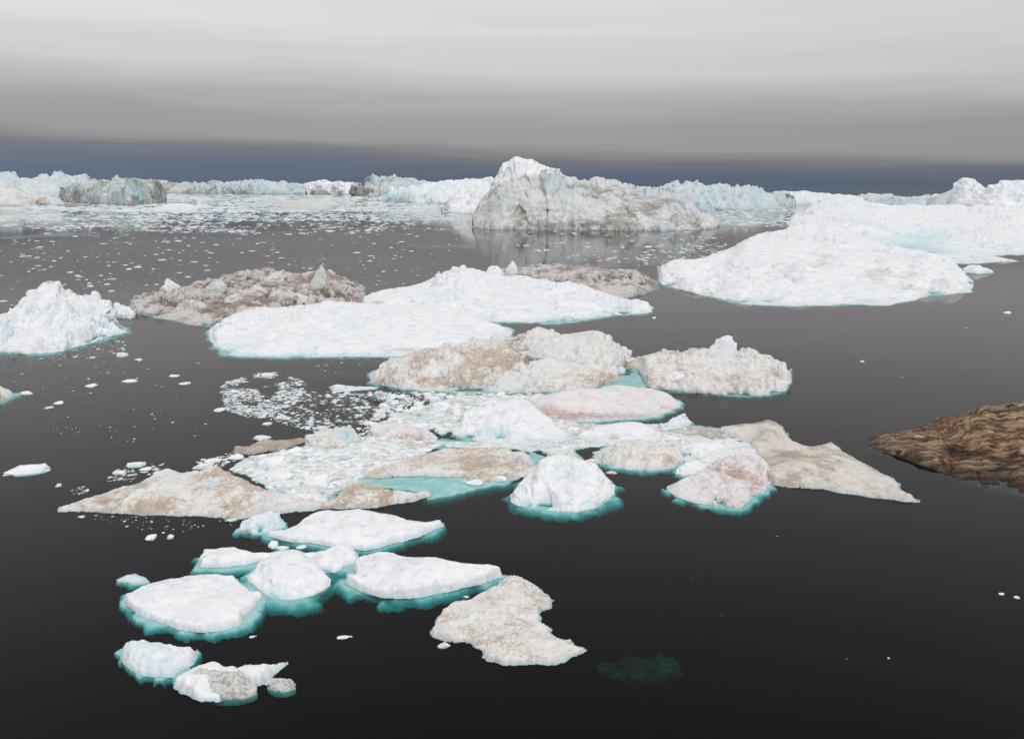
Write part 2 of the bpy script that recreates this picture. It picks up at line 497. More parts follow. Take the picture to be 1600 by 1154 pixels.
def berg(name, label, upper, lower, mat, depth, style='rough', zmin=0.5, p1=(0.25, 0.75), amp=0.12, scale=1.0,
         dirt=(0.0, 0.0, 0.0), blue=(0.0, 0.0), dpatch=(), bpatch=(), dents=(), foot=None, shelf=(), pinn=(), jag=(0.6, 0.6),
         cat='iceberg', seed=None, res=1.15, back=0.6, group=None, grain=1.0, finish=True, steepdirt=0.0):
    """A body of ice lofted from its waterline (lower) over its ridge (upper) and down its far side."""
    seed = seed if seed is not None else (sum(ord(c) for c in label) % 997)
    xs0 = min(upper[0][0], lower[0][0]); xs1 = max(upper[-1][0], lower[-1][0])
    nu = int(np.clip((xs1 - xs0) / res, 24, 560))
    t = np.linspace(0, 1, nu)
    t = 0.6 * t + 0.4 * (0.5 - 0.5 * np.cos(np.pi * t))
    px = xs0 + (xs1 - xs0) * t
    yb = smooth1(chain(lower, px), 3.0 / ((xs1 - xs0) / nu)); yt = chain(upper, px)
    ends = np.clip(np.minimum(px - xs0, xs1 - px) / 12.0, 0, 1)
    z1d = np.stack([px / 9.0, np.full(nu, 0.5 + seed), np.zeros(nu)], -1)
    dm0 = float(np.median(ground(px, yb)[1]))
    row_m = dm0 ** 2 / (H_CAM * F_PX)                    # metres of sea per photo row out there
    jb = min(jag[0], 0.10 * (yb - yt).max() * dm0 / F_PX / row_m)
    yb = yb + jb * ends * fbm(z1d, 4, seed + 70)
    yt = yt + jag[1] * ends * 1.3 * fbm(z1d * 1.3 + 50, 4, seed + 71, 0.65)
    yt = np.minimum(yt, yb - 0.3)
    ext = yb - yt
    w = np.clip(ext / ext.max(), 0, 1)
    X0, Y0 = ground(px, yb)
    sg0 = 0.045 * nu + 1.5
    yts = np.minimum(smooth1(yt, sg0), yb - 0.2)
    dx, dy, dz = ray(px, yts)
    exs = np.maximum(smooth1(ext, sg0), 0.3)
    if depth < 0:        # share of the visible face that lies back as depth rather than rising as height
        dep = -depth * exs * smooth1(Y0, sg0) / np.maximum(yts - Y_HOR, 24.0)
        dep = smooth1(dep, sg0) * (1 + 0.12 * fbm(z1d * 0.12, 2, seed + 72))
    else:
        dep = depth * np.maximum(exs / exs.max(), 0.02) ** 0.7 * (1 + 0.2 * fbm(z1d * 0.12, 2, seed + 72))
    Y1 = Y0 + dep
    z1 = H_CAM + Y1 / dy * dz
    zm = zmin * np.minimum(1, w * 3)
    tl = (zm - H_CAM) / np.minimum(dz, -1e-5)
    need = (z1 < zm) & (dz < -1e-5)
    Y1 = np.where(need, np.maximum(tl * dy, Y0 + 0.03 * dep), Y1)
    z1s = H_CAM + Y1 / dy * dz
    X1 = Y1 / dy * dx
    ex, ey, ez = ray(px, yt)
    z1 = H_CAM + Y1 / ey * ez
    nv = int(np.clip(ext.max() / res, 10, 120))
    tau = np.linspace(0, 1, nv)[:, None]
    wob = vnoise(np.stack([(px - xs0) / max(40.0, (xs1 - xs0) / 6.0), np.full(nu, 3.3 + seed), np.zeros(nu)], -1), seed + 73)
    bx = np.clip(p1[0] + 0.14 * wob, 0.02, 0.95)[None]; by = np.clip(p1[1] + 0.18 * np.roll(wob, nu // 3), 0.03, 1.05)[None]
    hs = 2 * tau * (1 - tau) * bx + tau ** 2
    zs = 2 * tau * (1 - tau) * by + tau ** 2
    wr = sstep(0.72, 1.0, tau)
    Zf = z1s[None] * zs + (z1 - z1s)[None] * wr
    Zf = np.maximum(Zf, 0)
    q0 = 1 - sstep(0.0, 0.16, tau)                       # small bays of the waterline fade out up the face
    X0e = smooth1(X0, 0.02 * nu + 1.5) ; Y0e = smooth1(Y0, 0.02 * nu + 1.5)
    X0e = X0e + (X0 - X0e) * q0; Y0e = Y0e + (Y0 - Y0e) * q0
    Xf = X0e + (X1 - X0e) * hs; Yf = Y0e + (Y1 - Y0e) * hs
    r = np.hypot(X1, Y1); ux, uy = X1 / r, Y1 / r
    bd = np.maximum(back * np.abs(Y1 - Y0), 0.55 * z1) + 0.2
    nb = max(6, nv // 3)
    sg = np.linspace(0, 1, nb + 1)[1:, None]
    Zb = z1s[None] * (1 - sg ** 1.6) + (z1 - z1s)[None] * (1 - sstep(0, 0.35, sg)) - sg * 0.08 * (z1s[None] + 0.5)
    Xb = X1 + ux * bd * sg; Yb = Y1 + uy * bd * sg
    under = 0.5 + 0.06 * z1s
    sk = [(X0 - ux * 0.02 * under, Y0 - uy * 0.02 * under, -under), (X0, Y0, -0.35 * under)]
    tail = [(Xb[-1] + ux * 0.1 * under, Yb[-1] + uy * 0.1 * under, Zb[-1] - under)]
    G = np.stack([np.vstack([sk[0][0], sk[1][0], Xf, Xb, tail[0][0]]), np.vstack([sk[0][1], sk[1][1], Yf, Yb, tail[0][1]]),
                  np.vstack([sk[0][2] * np.ones(nu), sk[1][2] * np.ones(nu), Zf, Zb, tail[0][2]])], -1)
    S = max(float(np.percentile(z1, 85)), 0.4)
    Wm = (xs1 - xs0) * float(np.median(Y0)) / F_PX
    Ls = max(S * 1.2, 0.2 * Wm) * scale
    n = grid_normals(G)
    n = np.where((n[..., 2:3].mean() < 0), -n, n)
    n = n + np.array([0, 0, 0.25]); n /= np.linalg.norm(n, axis=-1, keepdims=True)
    base = G.copy()
    AN = np.array([1.0, 0.5, 1.0])                        # broken blocks lie lengthwise away from the viewer
    d = style_noise(style, G / Ls * AN, seed)
    d = d * np.clip(0.75 + 0.9 * fbm(G / Ls * AN * 0.7 + 31, 3, seed + 33), 0.25, 1.5)
    tap = np.clip(w * 3.0, 0.05, 1)[None] * np.ones((G.shape[0], 1))
    rows = np.concatenate([[0.1, 0.25], 0.35 + 0.65 * sstep(0, 0.18, tau[:, 0]) - 0.45 * sstep(0.85, 1.0, tau[:, 0]), np.ones(nb) * 0.8, [0.2]])[:, None]
    rows[2] = 0.3
    disp = (3.1 if style == 'snow' else 2.0) * d * amp * S * tap * rows - blob(base, dents)
    G = G + n * disp[..., None]
    dirt_shade = dirt[0] + 1.5 * dirt[1] * dirt_field(base / Ls, seed) - dirt[2] * d + blob(base, dpatch)  # sediment, plus crevice shade painted in where the relief is low
    steep = 1 - np.clip(np.abs(grid_normals(G)[..., 2]), 0, 1)
    dirt_shade = dirt_shade + steepdirt * steep
    bluev = blue[0] + blue[1] * fbm(base / (Ls * 0.5), 3, seed + 81) + blob(base, bpatch) + 0.32 * np.clip(-d - 0.1, 0, 1)  # last term tints hollows bluer, standing in for occlusion shade
    gs = grain * float(np.median(np.hypot(X0, Y0))) / F_PX * 2.2
    V = G.reshape(-1, 3)
    A = dict(grain=V / gs, grain_size=np.full(len(V), gs), dirt=np.clip(dirt_shade, 0, 1.2).ravel(), blue=np.clip(bluev, 0, 1).ravel())
    th = Thing(name, label, cat, group)
    multi = foot or shelf or pinn
    th.add('ice_body' if multi else name, V, grid_faces(*G.shape[:2]), A, mat)
    front = np.stack([X0, Y0], 1); bk = np.stack([Xb[-1], Yb[-1]], 1)[::-1]
    k = max(1, nu // 70)
    if foot:
        foot_part(th, np.vstack([front[::k], bk[::k]]), foot[0], *(foot[1:] if len(foot) > 1 else ()), seed=seed)
    for s in shelf: shelf_part(th, *s, seed=seed + 5)
    for pz in pinn: pinnacle(th, *pz, seed=seed)
    return th.finish() if finish else th


def pinnacle(th, px, py_base, wid, hgt, mat='white', lean=0.3, fwd=0.0, part='pinnacle', sq=0.8, taper=0.6, seed=0):
    """A tilted block standing proud of the ice, wid x hgt photo pixels, foot on the surface near that sight line."""
    V0 = th.parts[0][1]
    x, y = to_px(V0)
    i = np.argmin((x - px) ** 2 + (y - py_base) ** 2)
    c = V0[i]; mp = np.hypot(c[0], c[1]) / F_PX
    v, F = ico(4)
    sh = v.copy()
    w, h = wid * mp / 2, hgt * mp
    sd = seed + int(px)
    tt = (sh[:, 2] + 1) / 2
    tap = (1 - tt * taper)
    w = w * 1.25
    G = np.stack([sh[:, 0] * w * tap + lean * w * tt ** 1.5 * 1.2, sh[:, 1] * w * sq * tap, tt * h * 1.65 - h * 0.65], 1)
    f1, f2, cc = worley(v * 1.7 + sd, sd)
    G = G * (0.86 + 0.22 * cc[:, None] + 0.18 * fbm(v * 1.5 + sd, 3, sd)[:, None])
    V = G + c
    gs = mp * 2.2
    A = dict(grain=V / gs, grain_size=np.full(len(V), gs), dirt=np.clip(0.1 + 0.3 * fbm(v, 3, sd), 0, 1), blue=np.full(len(V), 0.05))
    th.add(part, V, F, A, mat)


_ICO = {}


def ico(sub):
    if sub not in _ICO:
        import bmesh
        bm = bmesh.new(); bmesh.ops.create_icosphere(bm, subdivisions=sub, radius=1.0)
        v = np.array([tuple(x.co) for x in bm.verts]); bm.verts.index_update()
        f = np.array([[q.index for q in fc.verts] for fc in bm.faces]); bm.free()
        _ICO[sub] = (v, f)
    return _ICO[sub]


def floe(name, label, outline, mat, thick=0.8, dome=0.0, style='snow', amp=0.1, rag=0.25, edge=0.25, dirt=(0, 0, 0), blue=(0, 0), dpatch=(),
         bpatch=(), bumps=(), foot=None, shelf=(), pinn=(), cat='ice floe', seed=None, res=1.05, lscale=1.0, group=None, split=None, grain=1.0, lip=0.0):
    """A floating slab: outline surveyed on the photograph (first `split` points at the top of its far edge, the rest along the waterline)."""
    seed = seed if seed is not None else (sum(ord(c) for c in label) % 997)
    upper, lower = outline
    fl = []
    for (x, y) in upper:
        mp = float(ground(x, y)[1]) / F_PX
        zt = min(thick * 0.75, 0.6 * max(float(chain(lower, x)) - y - 2.0, 0.0) * mp)
        fl.append(tuple(map(float, ground(x, y, zt))))
    for (x, y) in reversed(lower): fl.append(tuple(map(float, ground(x, y, 0.0))))
    poly = np.array(fl)
    allp = np.array(list(upper) + list(lower), float)
    mx0, my0 = allp.min(0) - 8; mx1, my1 = allp.max(0) + 8
    nx = int(np.clip((mx1 - mx0) / res, 20, 420)); ny = int(np.clip((my1 - my0) / (res * 0.8), 20, 260))
    PX, PY = np.meshgrid(np.linspace(mx0, mx1, nx), np.linspace(my1, my0, ny))
    X, Y = ground(PX, PY, 0.0)
    sd = poly_sd(X, Y, poly)
    smax = max(sd.max(), 0.3)
    P = np.stack([X, Y, np.zeros_like(X)], -1)
    Wm0 = float(X.max() - X.min())
    sd = sd + 1.6 * rag * (1.2 * fbm(P / (0.09 * Wm0 + 0.6), 4, seed) + 0.28 * fbm(P / 0.7, 3, seed + 1)) * np.clip(smax / 1.5, 0.3, 1)
    thk = thick * np.clip(0.85 + 0.5 * fbm(P / (0.22 * Wm0 + 0.3), 3, seed + 3), 0.45, 1.35)
    rim = sstep(-0.02, edge * 1.5, sd)
    Wm = (allp[:, 0].max() - allp[:, 0].min()) * float(np.median(Y)) / F_PX
    Ls = 0.2 * Wm * min(max(lscale, 0.7), 1.3)
    AN = np.array([1.0, 0.6, 1.0])
    d = style_noise(style, P / Ls * AN, seed)
    d = d * np.clip(0.75 + 0.9 * fbm(P / Ls * 0.7 + 31, 3, seed + 33), 0.25, 1.5)
    Z = thk * (0.66 * rim ** 0.55 + 0.34 * sstep(0, smax * 0.55, sd)) + dome * sstep(0, smax, sd) ** 0.8
    Z = Z + rim * d * amp * 0.95 + blob(np.stack([X, Y, np.zeros_like(X)], -1), bumps) * rim
    Z = np.maximum(Z, 0.06 * rim)
    Z = np.where(sd < -0.02, -0.05, Z)
    # undercut lip: rim vertices lean outward
    keep = sd[:-1, :-1] > -max(0.12, 1.2 * float(np.median(np.diff(Y[:, 0]))))
    G = np.stack([X, Y, Z], -1)
    base = np.stack([X, Y, np.zeros_like(X)], -1)
    dirt_shade = dirt[0] + 1.5 * dirt[1] * dirt_field(P / Ls, seed) - dirt[2] * d + blob(base, dpatch)  # low relief darkened as on bergs: crevice shade painted over the dirt
    bluev = blue[0] + blue[1] * fbm(P / (Ls * 0.5), 3, seed + 81) + blob(base, bpatch) + 0.55 * (1 - sstep(0.0, 0.3 * thick, Z)) 
    gs = grain * float(np.median(np.hypot(X, Y))) / F_PX * 2.2
    V = G.reshape(-1, 3)
    A = dict(grain=V / gs, grain_size=np.full(len(V), gs), dirt=np.clip(dirt_shade, 0, 1.2).ravel(), blue=np.clip(bluev, 0, 1).ravel())
    V, F, A = drop_unused(V, grid_faces(ny, nx, keep), A)
    th = Thing(name, label, cat, group)
    th.add('ice_slab' if (foot or shelf or pinn) else name, V, F, A, mat)
    if foot: foot_part(th, poly, foot[0], *(foot[1:] if len(foot) > 1 else ()), seed=seed)
    for s in shelf: shelf_part(th, *s, seed=seed + 5)
    for pz in pinn: pinnacle(th, *pz, seed=seed)
    return th.finish()


# ------------------------------------------------------------------ the icebergs on the horizon
berg('iceberg', 'jagged pale blue iceberg rising behind cream floes at the far left edge',
     [(-40, 280), (-15, 272), (0, 275), (8, 270), (24, 269), (30, 280), (40, 281), (58, 278), (63, 271), (72, 270), (78, 277), (85, 268), (95, 267), (108, 273), (113, 277), (122, 277), (128, 272), (140, 271), (158, 276), (172, 281), (180, 300), (184, 312)],
     [(-40, 315), (0, 316), (90, 316), (184, 315)], 'blue', 160, 'crag', p1=(0.2, 0.6), amp=0.10, scale=0.8, dirt=(0.08, 0.25, 0.15), blue=(0.25, 0.5), jag=(0.3, 1.2), res=0.8)
berg('iceberg', 'flat topped grey cliff iceberg with blue vertical clefts near the left edge',
     [(98, 300), (104, 294), (110, 290), (128, 288), (150, 284), (170, 285), (180, 280), (200, 280), (215, 279), (240, 284), (252, 287), (257, 297), (260, 312)],
     [(98, 316), (110, 318), (160, 320), (200, 321), (240, 319), (260, 316)], 'grey', 130, 'cliff', p1=(0.03, 0.98), amp=0.08, scale=0.6,
     dirt=(0.35, 0.4, 0.2), blue=(0.35, 0.6), dents=[(216, 300, 2.5, 14, 9), (188, 302, 2.2, 13, 7), (165, 300, 2, 12, 6)], bpatch=[(213, 300, 9, 18, 0.9), (185, 300, 5, 16, 0.7), (116, 302, 14, 14, 0.6)], jag=(0.3, 0.9), res=0.8)
berg('iceberg', 'low cream coloured ice hump in front of the jagged blue iceberg',
     [(-30, 296), (0, 292), (20, 295), (35, 299), (50, 304), (62, 311), (66, 319)], [(-30, 322), (0, 321), (30, 321), (66, 320)], 'tan', 110, 'rough', p1=(0.4, 0.5), amp=0.1, dirt=(0.08, 0.3, 0.15), jag=(.3, .5), res=0.9)
berg('iceberg', 'small cream ice block with a brown streak below the grey cliff iceberg',
     [(58, 314), (64, 307), (75, 306), (90, 310), (104, 316), (118, 318)], [(58, 320), (80, 321.5), (118, 320)], 'tan', 60, 'rough', amp=0.12, dirt=(0.35, 0.5, 0.2), jag=(.3, .5), res=0.8)
berg('iceberg', 'long low grey ice ridge sloping away behind the cliff iceberg',
     [(205, 282), (235, 280), (262, 284), (290, 285.5), (315, 285), (335, 283.5), (350, 286), (372, 292), (384, 300)], [(205, 300), (260, 301), (320, 301.5), (384, 302)], 'grey', 300, 'crag', p1=(0.3, 0.5), amp=0.12, scale=0.5, dirt=(0.45, 0.4, 0.2), blue=(0.25, 0.3), jag=(.2, .7), res=0.9)
berg('iceberg', 'low pale blue ice wall with vertical cracks on the left horizon',
     [(338, 298), (346, 286), (352, 285), (370, 284), (395, 281.5), (415, 282), (440, 284), (460, 285), (470, 289), (478, 300)], [(338, 302), (400, 303.5), (478, 303)], 'blue', 300, 'cliff', p1=(0.06, 0.9), amp=0.11, scale=0.5, dirt=(0.0, 0.2, 0), blue=(0.35, 0.5), jag=(.2, .7), res=0.8)
berg('iceberg', 'low white snowy iceberg on the horizon left of the blue serac berg',
     [(462, 296), (475, 287), (490, 283), (505, 281), (520, 285), (540, 285), (560, 283), (580, 284), (600, 286), (620, 296)], [(462, 302), (540, 304), (620, 303)], 'white', 260, 'snow', p1=(0.3, 0.55), amp=0.1, jag=(.2, .5), res=0.9)
berg('iceberg', 'small blue serac iceberg with a dirty dark left foot on the horizon',
     [(550, 303), (553, 293), (558, 288), (568, 282), (572, 276), (583, 271), (590, 275), (605, 276), (612, 274), (630, 279), (645, 277), (655, 281), (672, 283), (690, 286), (704, 296)], [(550, 306), (575, 308), (620, 308), (704, 306)], 'blue', 160, 'crag', p1=(0.25, 0.6), amp=0.09, scale=0.7, dirt=(0.1, 0.3, 0.15), blue=(0.3, 0.5), dpatch=[(570, 300, 18, 8, 0.9)], jag=(.3, 1.3), res=0.8)
berg('iceberg', 'low white ice tongue with a grey blue cliff face left of the great central berg',
     [(590, 312), (597, 303), (605, 294), (640, 291.5), (660, 287), (690, 283), (712, 281), (735, 281), (760, 279), (785, 281), (800, 292)], [(590, 315), (620, 317), (650, 318), (690, 318), (740, 318), (800, 317)], 'white', 190, 'cliff', p1=(0.05, 0.55), amp=0.08, scale=0.6, dirt=(0.0, 0.1, 0), blue=(0.1, 0.2), bpatch=[(612, 306, 16, 8, 0.8), (650, 307, 40, 7, 0.6)], dpatch=[(650, 308, 55, 6, 0.35)], jag=(.3, .4), res=0.9)
th = berg('iceberg', 'great dirty grey central iceberg with a bright white summit block',
     [(738, 350), (742, 331), (750, 312), (757, 303), (764, 298), (770, 290), (773, 276), (776, 268), (782, 261), (790, 254), (800, 249.5), (808, 247), (816, 248), (826, 251), (840, 258), (853, 264), (865, 265), (882, 271), (890, 273), (905, 277), (920, 280), (945, 286), (957, 285), (965, 290), (985, 289), (1000, 292), (1030, 294), (1040, 297), (1056, 303), (1075, 311), (1090, 321), (1108, 335), (1120, 347), (1124, 354)],
     [(738, 355), (770, 358), (820, 358.5), (880, 359), (960, 360), (1020, 360), (1060, 360), (1100, 358.5), (1124, 355)], 'grey', 150, 'rough', p1=(0.16, 0.62), amp=0.062, scale=0.62,
     dirt=(0.12, 0.45, 0.55), blue=(0.0, 0.2), dpatch=[(815, 334, 26, 22, 0.9), (760, 335, 16, 22, 0.45), (925, 335, 45, 20, 0.4), (1085, 345, 30, 12, 0.55), (812, 260, 44, 17, -2.2), (860, 280, 60, 10, -0.25), (890, 352, 110, 6, 0.25), (1000, 320, 60, 14, 0.3)],
     bpatch=[(812, 258, 44, 18, -1.5), (880, 293, 45, 9, 0.45), (1000, 300, 40, 8, 0.35), (775, 318, 12, 8, 0.6), (1060, 315, 26, 9, 0.5)], dents=[(812, 335, 22, 22, 5), (905, 352, 14, 8, 3.5), (1075, 340, 25, 8, 4)],
     jag=(.7, 1.5), res=0.85, grain=1.1, finish=False)
# the clean white summit block is a part of its own
V, F, A = th.parts[0][1:4]
sxp, syp = to_px(V)
cx_, cy_ = sxp[F].mean(1), syp[F].mean(1)
far = V[F, 1].mean(1) > np.percentile(V[:, 1], 99.9)
cut = 292 - (cx_ - 772) * 0.33 + 5 * fbm(V[F].mean(1) / 9.0, 3, 5)
top = (cx_ < 858) & (cx_ > 764) & (cy_ < cut)
Vt, Ft, At = drop_unused(V, F[top], A)
At['dirt'][:] = 0; At['blue'][:] = 0
Vb, Fb, Ab = drop_unused(V, F[~top], A)
th.parts[0] = ('ice_body', Vb, Fb, Ab, 'grey')
th.add('summit_block', Vt, Ft, At, 'white')
pk2 = berg('tmp', 'tmp flank', [(689, 323), (697, 314), (712, 300), (730, 286), (752, 279), (768, 277), (778, 284), (800, 290), (806, 330)], [(689, 330), (700, 332), (740, 333), (806, 334)], 'white', 120, 'snow', p1=(0.3, 0.5), amp=0.05, finish=False, jag=(.3, .4))
th.add('snow_flank', *pk2.parts[0][1:4], 'white')
th.finish()
berg('iceberg', 'spiky pale blue serac iceberg right behind the great central berg',
     [(955, 296), (970, 289), (1000, 291), (1030, 293), (1040, 290), (1046, 287), (1052, 289), (1058, 284), (1065, 288), (1073, 282), (1082, 283), (1090, 281.5), (1098, 287), (1102, 290), (1120, 287), (1135, 288), (1150, 291), (1165, 289), (1183, 290), (1187, 297), (1205, 300), (1230, 299), (1238, 305), (1244, 316)],
     [(955, 318), (1040, 325), (1100, 327), (1160, 328), (1210, 326), (1244, 320)], 'blue', 170, 'crag', p1=(0.3, 0.55), amp=0.10, scale=0.7, dirt=(0.0, 0.25, 0.1), blue=(0.38, 0.5), jag=(.5, 1.1), res=0.8)
berg('iceberg', 'low grey white ice bank right of the spiky blue iceberg',
     [(1200, 306), (1210, 300), (1235, 298), (1255, 297), (1270, 301), (1300, 303), (1330, 304), (1350, 308)], [(1200, 318), (1270, 319), (1350, 318)], 'white', 160, 'rough', p1=(0.3, 0.5), amp=0.1, dirt=(0.15, 0.3, 0.1), blue=(0.2, 0.3), jag=(.3, .5), res=0.9)
berg('iceberg', 'small flat topped white tabular berg on the horizon at right',
     [(1335, 309), (1340, 306), (1346, 303.5), (1395, 303.5), (1399, 309)], [(1335, 317), (1365, 318), (1399, 317)], 'blue', 90, 'cliff', p1=(0.04, 0.95), amp=0.08, blue=(0.25, 0.2), jag=(.2, .3), res=0.8)
berg('iceberg', 'low blue grey rough berg left of the white peak',
     [(1365, 318), (1378, 309), (1400, 307), (1430, 307.5), (1452, 305), (1468, 309), (1474, 318)], [(1365, 323), (1420, 325), (1474, 323)], 'blue', 100, 'crag', p1=(0.25, 0.6), amp=0.14, dirt=(0.1, 0.3, 0.1), blue=(0.4, 0.4), jag=(.3, .8), res=0.8)
berg('iceberg', 'sharp white snow peak on the horizon at the right edge',
     [(1448, 314), (1460, 307), (1472, 302), (1485, 297), (1500, 285), (1513, 278), (1521, 278), (1530, 286), (1541, 294), (1548, 289), (1560, 284), (1570, 281.5), (1590, 281), (1610, 283), (1650, 290), (1690, 310)], [(1448, 326), (1500, 336), (1560, 340), (1690, 340)], 'white', 170, 'snow', p1=(0.45, 0.45), amp=0.06, scale=0.8, blue=(0.0, 0.1), jag=(.3, .4), res=0.9)
berg('iceberg', 'broad white iceberg with a blue grey hollow in its side at the right edge',
     [(1228, 351), (1238, 341), (1250, 334), (1262, 325), (1275, 319), (1290, 314), (1310, 311), (1335, 311), (1360, 316), (1380, 321), (1400, 324), (1440, 325), (1470, 322), (1500, 320), (1550, 317), (1600, 318), (1680, 325), (1760, 360), (1790, 395)],
     [(1228, 354), (1260, 372), (1300, 392), (1350, 408), (1420, 416), (1480, 416), (1520, 412), (1560, 409), (1600, 409), (1680, 408), (1790, 402)], 'white', -0.55, 'snow', p1=(0.22, 0.6), amp=0.08, scale=0.8,
     dirt=(0.0, 0.05, 0), blue=(0.0, 0.1), dents=[(1425, 386, 60, 12, 4.0), (1330, 345, 40, 6, 1.5)], dpatch=[(1420, 385, 60, 12, .3)], bpatch=[(1420, 380, 70, 16, 0.75), (1440, 366, 30, 4, 0.5), (1490, 395, 30, 6, 0.4), (1345, 345, 20, 5, 0.3), (1480, 318, 16, 3, .4)],  # shading of the hollow's face painted in by dirt and blue patches
     jag=(.6, .8), res=1.2)
berg('iceberg', 'small low white ice lump at the waterline below the blue grey hollow',
     [(1505, 420), (1515, 414), (1530, 415), (1545, 420), (1553, 424)], [(1505, 426), (1530, 428), (1553, 426)], 'white', 8, 'rough', blue=(.1, .2), jag=(.3, .5))
berg('iceberg', 'large smooth white iceberg with faint grey dirt floating mid right before the broad berg',
     [(1027, 428), (1029, 419), (1040, 412), (1055, 406), (1080, 405), (1105, 406), (1130, 404), (1140, 398), (1152, 387), (1165, 376), (1185, 368), (1220, 362), (1240, 353), (1260, 350), (1290, 352), (1310, 362), (1335, 372), (1360, 385), (1390, 391), (1420, 393), (1450, 396), (1480, 405), (1500, 419), (1510, 435), (1518, 449), (1521, 454)],
     [(1027, 433), (1032, 444), (1060, 452), (1090, 460), (1115, 465), (1140, 473), (1190, 477), (1250, 478), (1320, 476.5), (1390, 477.5), (1402, 473), (1430, 469), (1440, 464), (1480, 460), (1521, 456)],
     'white', -0.62, 'snow', p1=(0.14, 0.62), amp=0.07, scale=0.7, dirt=(0.03, 0.2, 0.16), dpatch=[(1420, 428, 85, 22, 0.26), (1270, 412, 26, 14, 0.25), (1365, 425, 15, 10, 0.30), (1090, 448, 45, 9, 0.30), (1470, 445, 40, 12, .25)],
     bpatch=[(1205, 465, 20, 6, 0.4), (1125, 435, 6, 6, 0.5), (1280, 455, 12, 4, 0.4), (1325, 445, 8, 4, .4)], dents=[(1128, 437, 7, 7, 1.0), (1205, 464, 16, 5, .7), (1270, 413, 20, 9, 1.2), (1365, 420, 14, 14, 1.0)], jag=(.5, .8), foot=(2.4, .3, .8), res=1.1)

# ------------------------------------------------------------------ far floes lying in the brash
berg('ice_floe', 'flat white floe with a cream rim in the far brash below the grey cliff iceberg',
     [(236, 326), (255, 320), (275, 318), (295, 319), (310, 325)], [(236, 328), (265, 332), (295, 332.5), (310, 328)], 'white', -.6, 'snow', amp=.06, p1=(.2, .5), dirt=(0.05, 0.2, 0), cat='ice floe', res=.7)
berg('ice_floe', 'far white floe with a grey dirty front edge left of the central icebergs',
     [(426, 320), (440, 317), (455, 314), (478, 312), (490, 309.5), (505, 311), (520, 314), (540, 321)], [(426, 325), (465, 328), (505, 330), (525, 327), (540, 323)], 'grey', -.5, 'rough', amp=.1, p1=(.1, .6), dirt=(0.3, 0.3, .1), dpatch=[(500, 313, 30, 4, -0.7)], bpatch=[(490, 313, 12, 2, .5)], cat='ice floe', res=.7)
berg('ice_floe', 'narrow grey brown ice sliver at the left edge below the cream hump',
     [(-20, 320), (10, 318.5), (30, 320), (38, 322)], [(-20, 323.5), (15, 324), (38, 323)], 'brown', -.5, 'rough', amp=.08, dirt=(.3, .3, .2), cat='ice floe', res=.7)
berg('ice_floe', 'narrow dark brown ice sliver at the foot of the grey cliff iceberg',
     [(88, 321), (105, 318.5), (125, 319), (143, 320)], [(88, 323), (115, 323.5), (143, 322)], 'brown', -.4, 'rough', amp=.08, dirt=(.7, .3, .2), cat='ice floe', res=.7)

# ------------------------------------------------------------------ middle distance
berg('iceberg', 'craggy white iceberg with small blue hollows cut by the left edge',
     [(-70, 520), (-40, 500), (-15, 490), (0, 490), (8, 492), (17, 489), (28, 485), (35, 475), (38, 470), (50, 459), (70, 448), (80, 446), (90, 445), (93, 455), (99, 462), (106, 468), (115, 465), (133, 469), (140, 465), (147, 461), (152, 463), (160, 470), (167, 470), (175, 469), (177, 476), (174, 490), (176, 503), (182, 513), (190, 516), (198, 517)],
     [(-70, 540), (0, 550), (40, 552), (60, 552), (85, 551), (110, 545), (130, 539), (155, 532), (175, 525), (198, 519)], 'white', -0.5, 'rough', p1=(0.14, 0.55), amp=0.16, scale=0.75, dirt=(0.0, 0.08, 0.1), blue=(0.02, 0.22),
     bpatch=[(72, 480, 5, 5, 0.9), (2, 515, 7, 9, 0.9), (78, 503, 3, 12, 0.5), (152, 470, 10, 8, 0.5), (170, 495, 6, 6, .7)], dpatch=[(60, 547, 18, 5, 0.4), (158, 520, 10, 12, 0.3)], dents=[(72, 480, 6, 6, 1.2), (40, 501, 10, 5, .8), (105, 505, 8, 4, .8), (60, 546, 8, 6, .8), (78, 500, 3, 14, .6), (165, 500, 7, 12, 1.0)], jag=(1.2, 1.2), foot=(3.6, .35, .45))
berg('ice_floe', 'small white ice block between the craggy white iceberg and the brown rubble berg',
     [(175, 488), (177, 473), (185, 471), (195, 477), (205, 483), (212, 491)], [(175, 494), (190, 497), (205, 498), (212, 495)], 'white', -0.3, 'rough', amp=.14, dirt=(0.05, .2, 0), dpatch=[(195, 494, 16, 3, .6)], cat='ice floe')
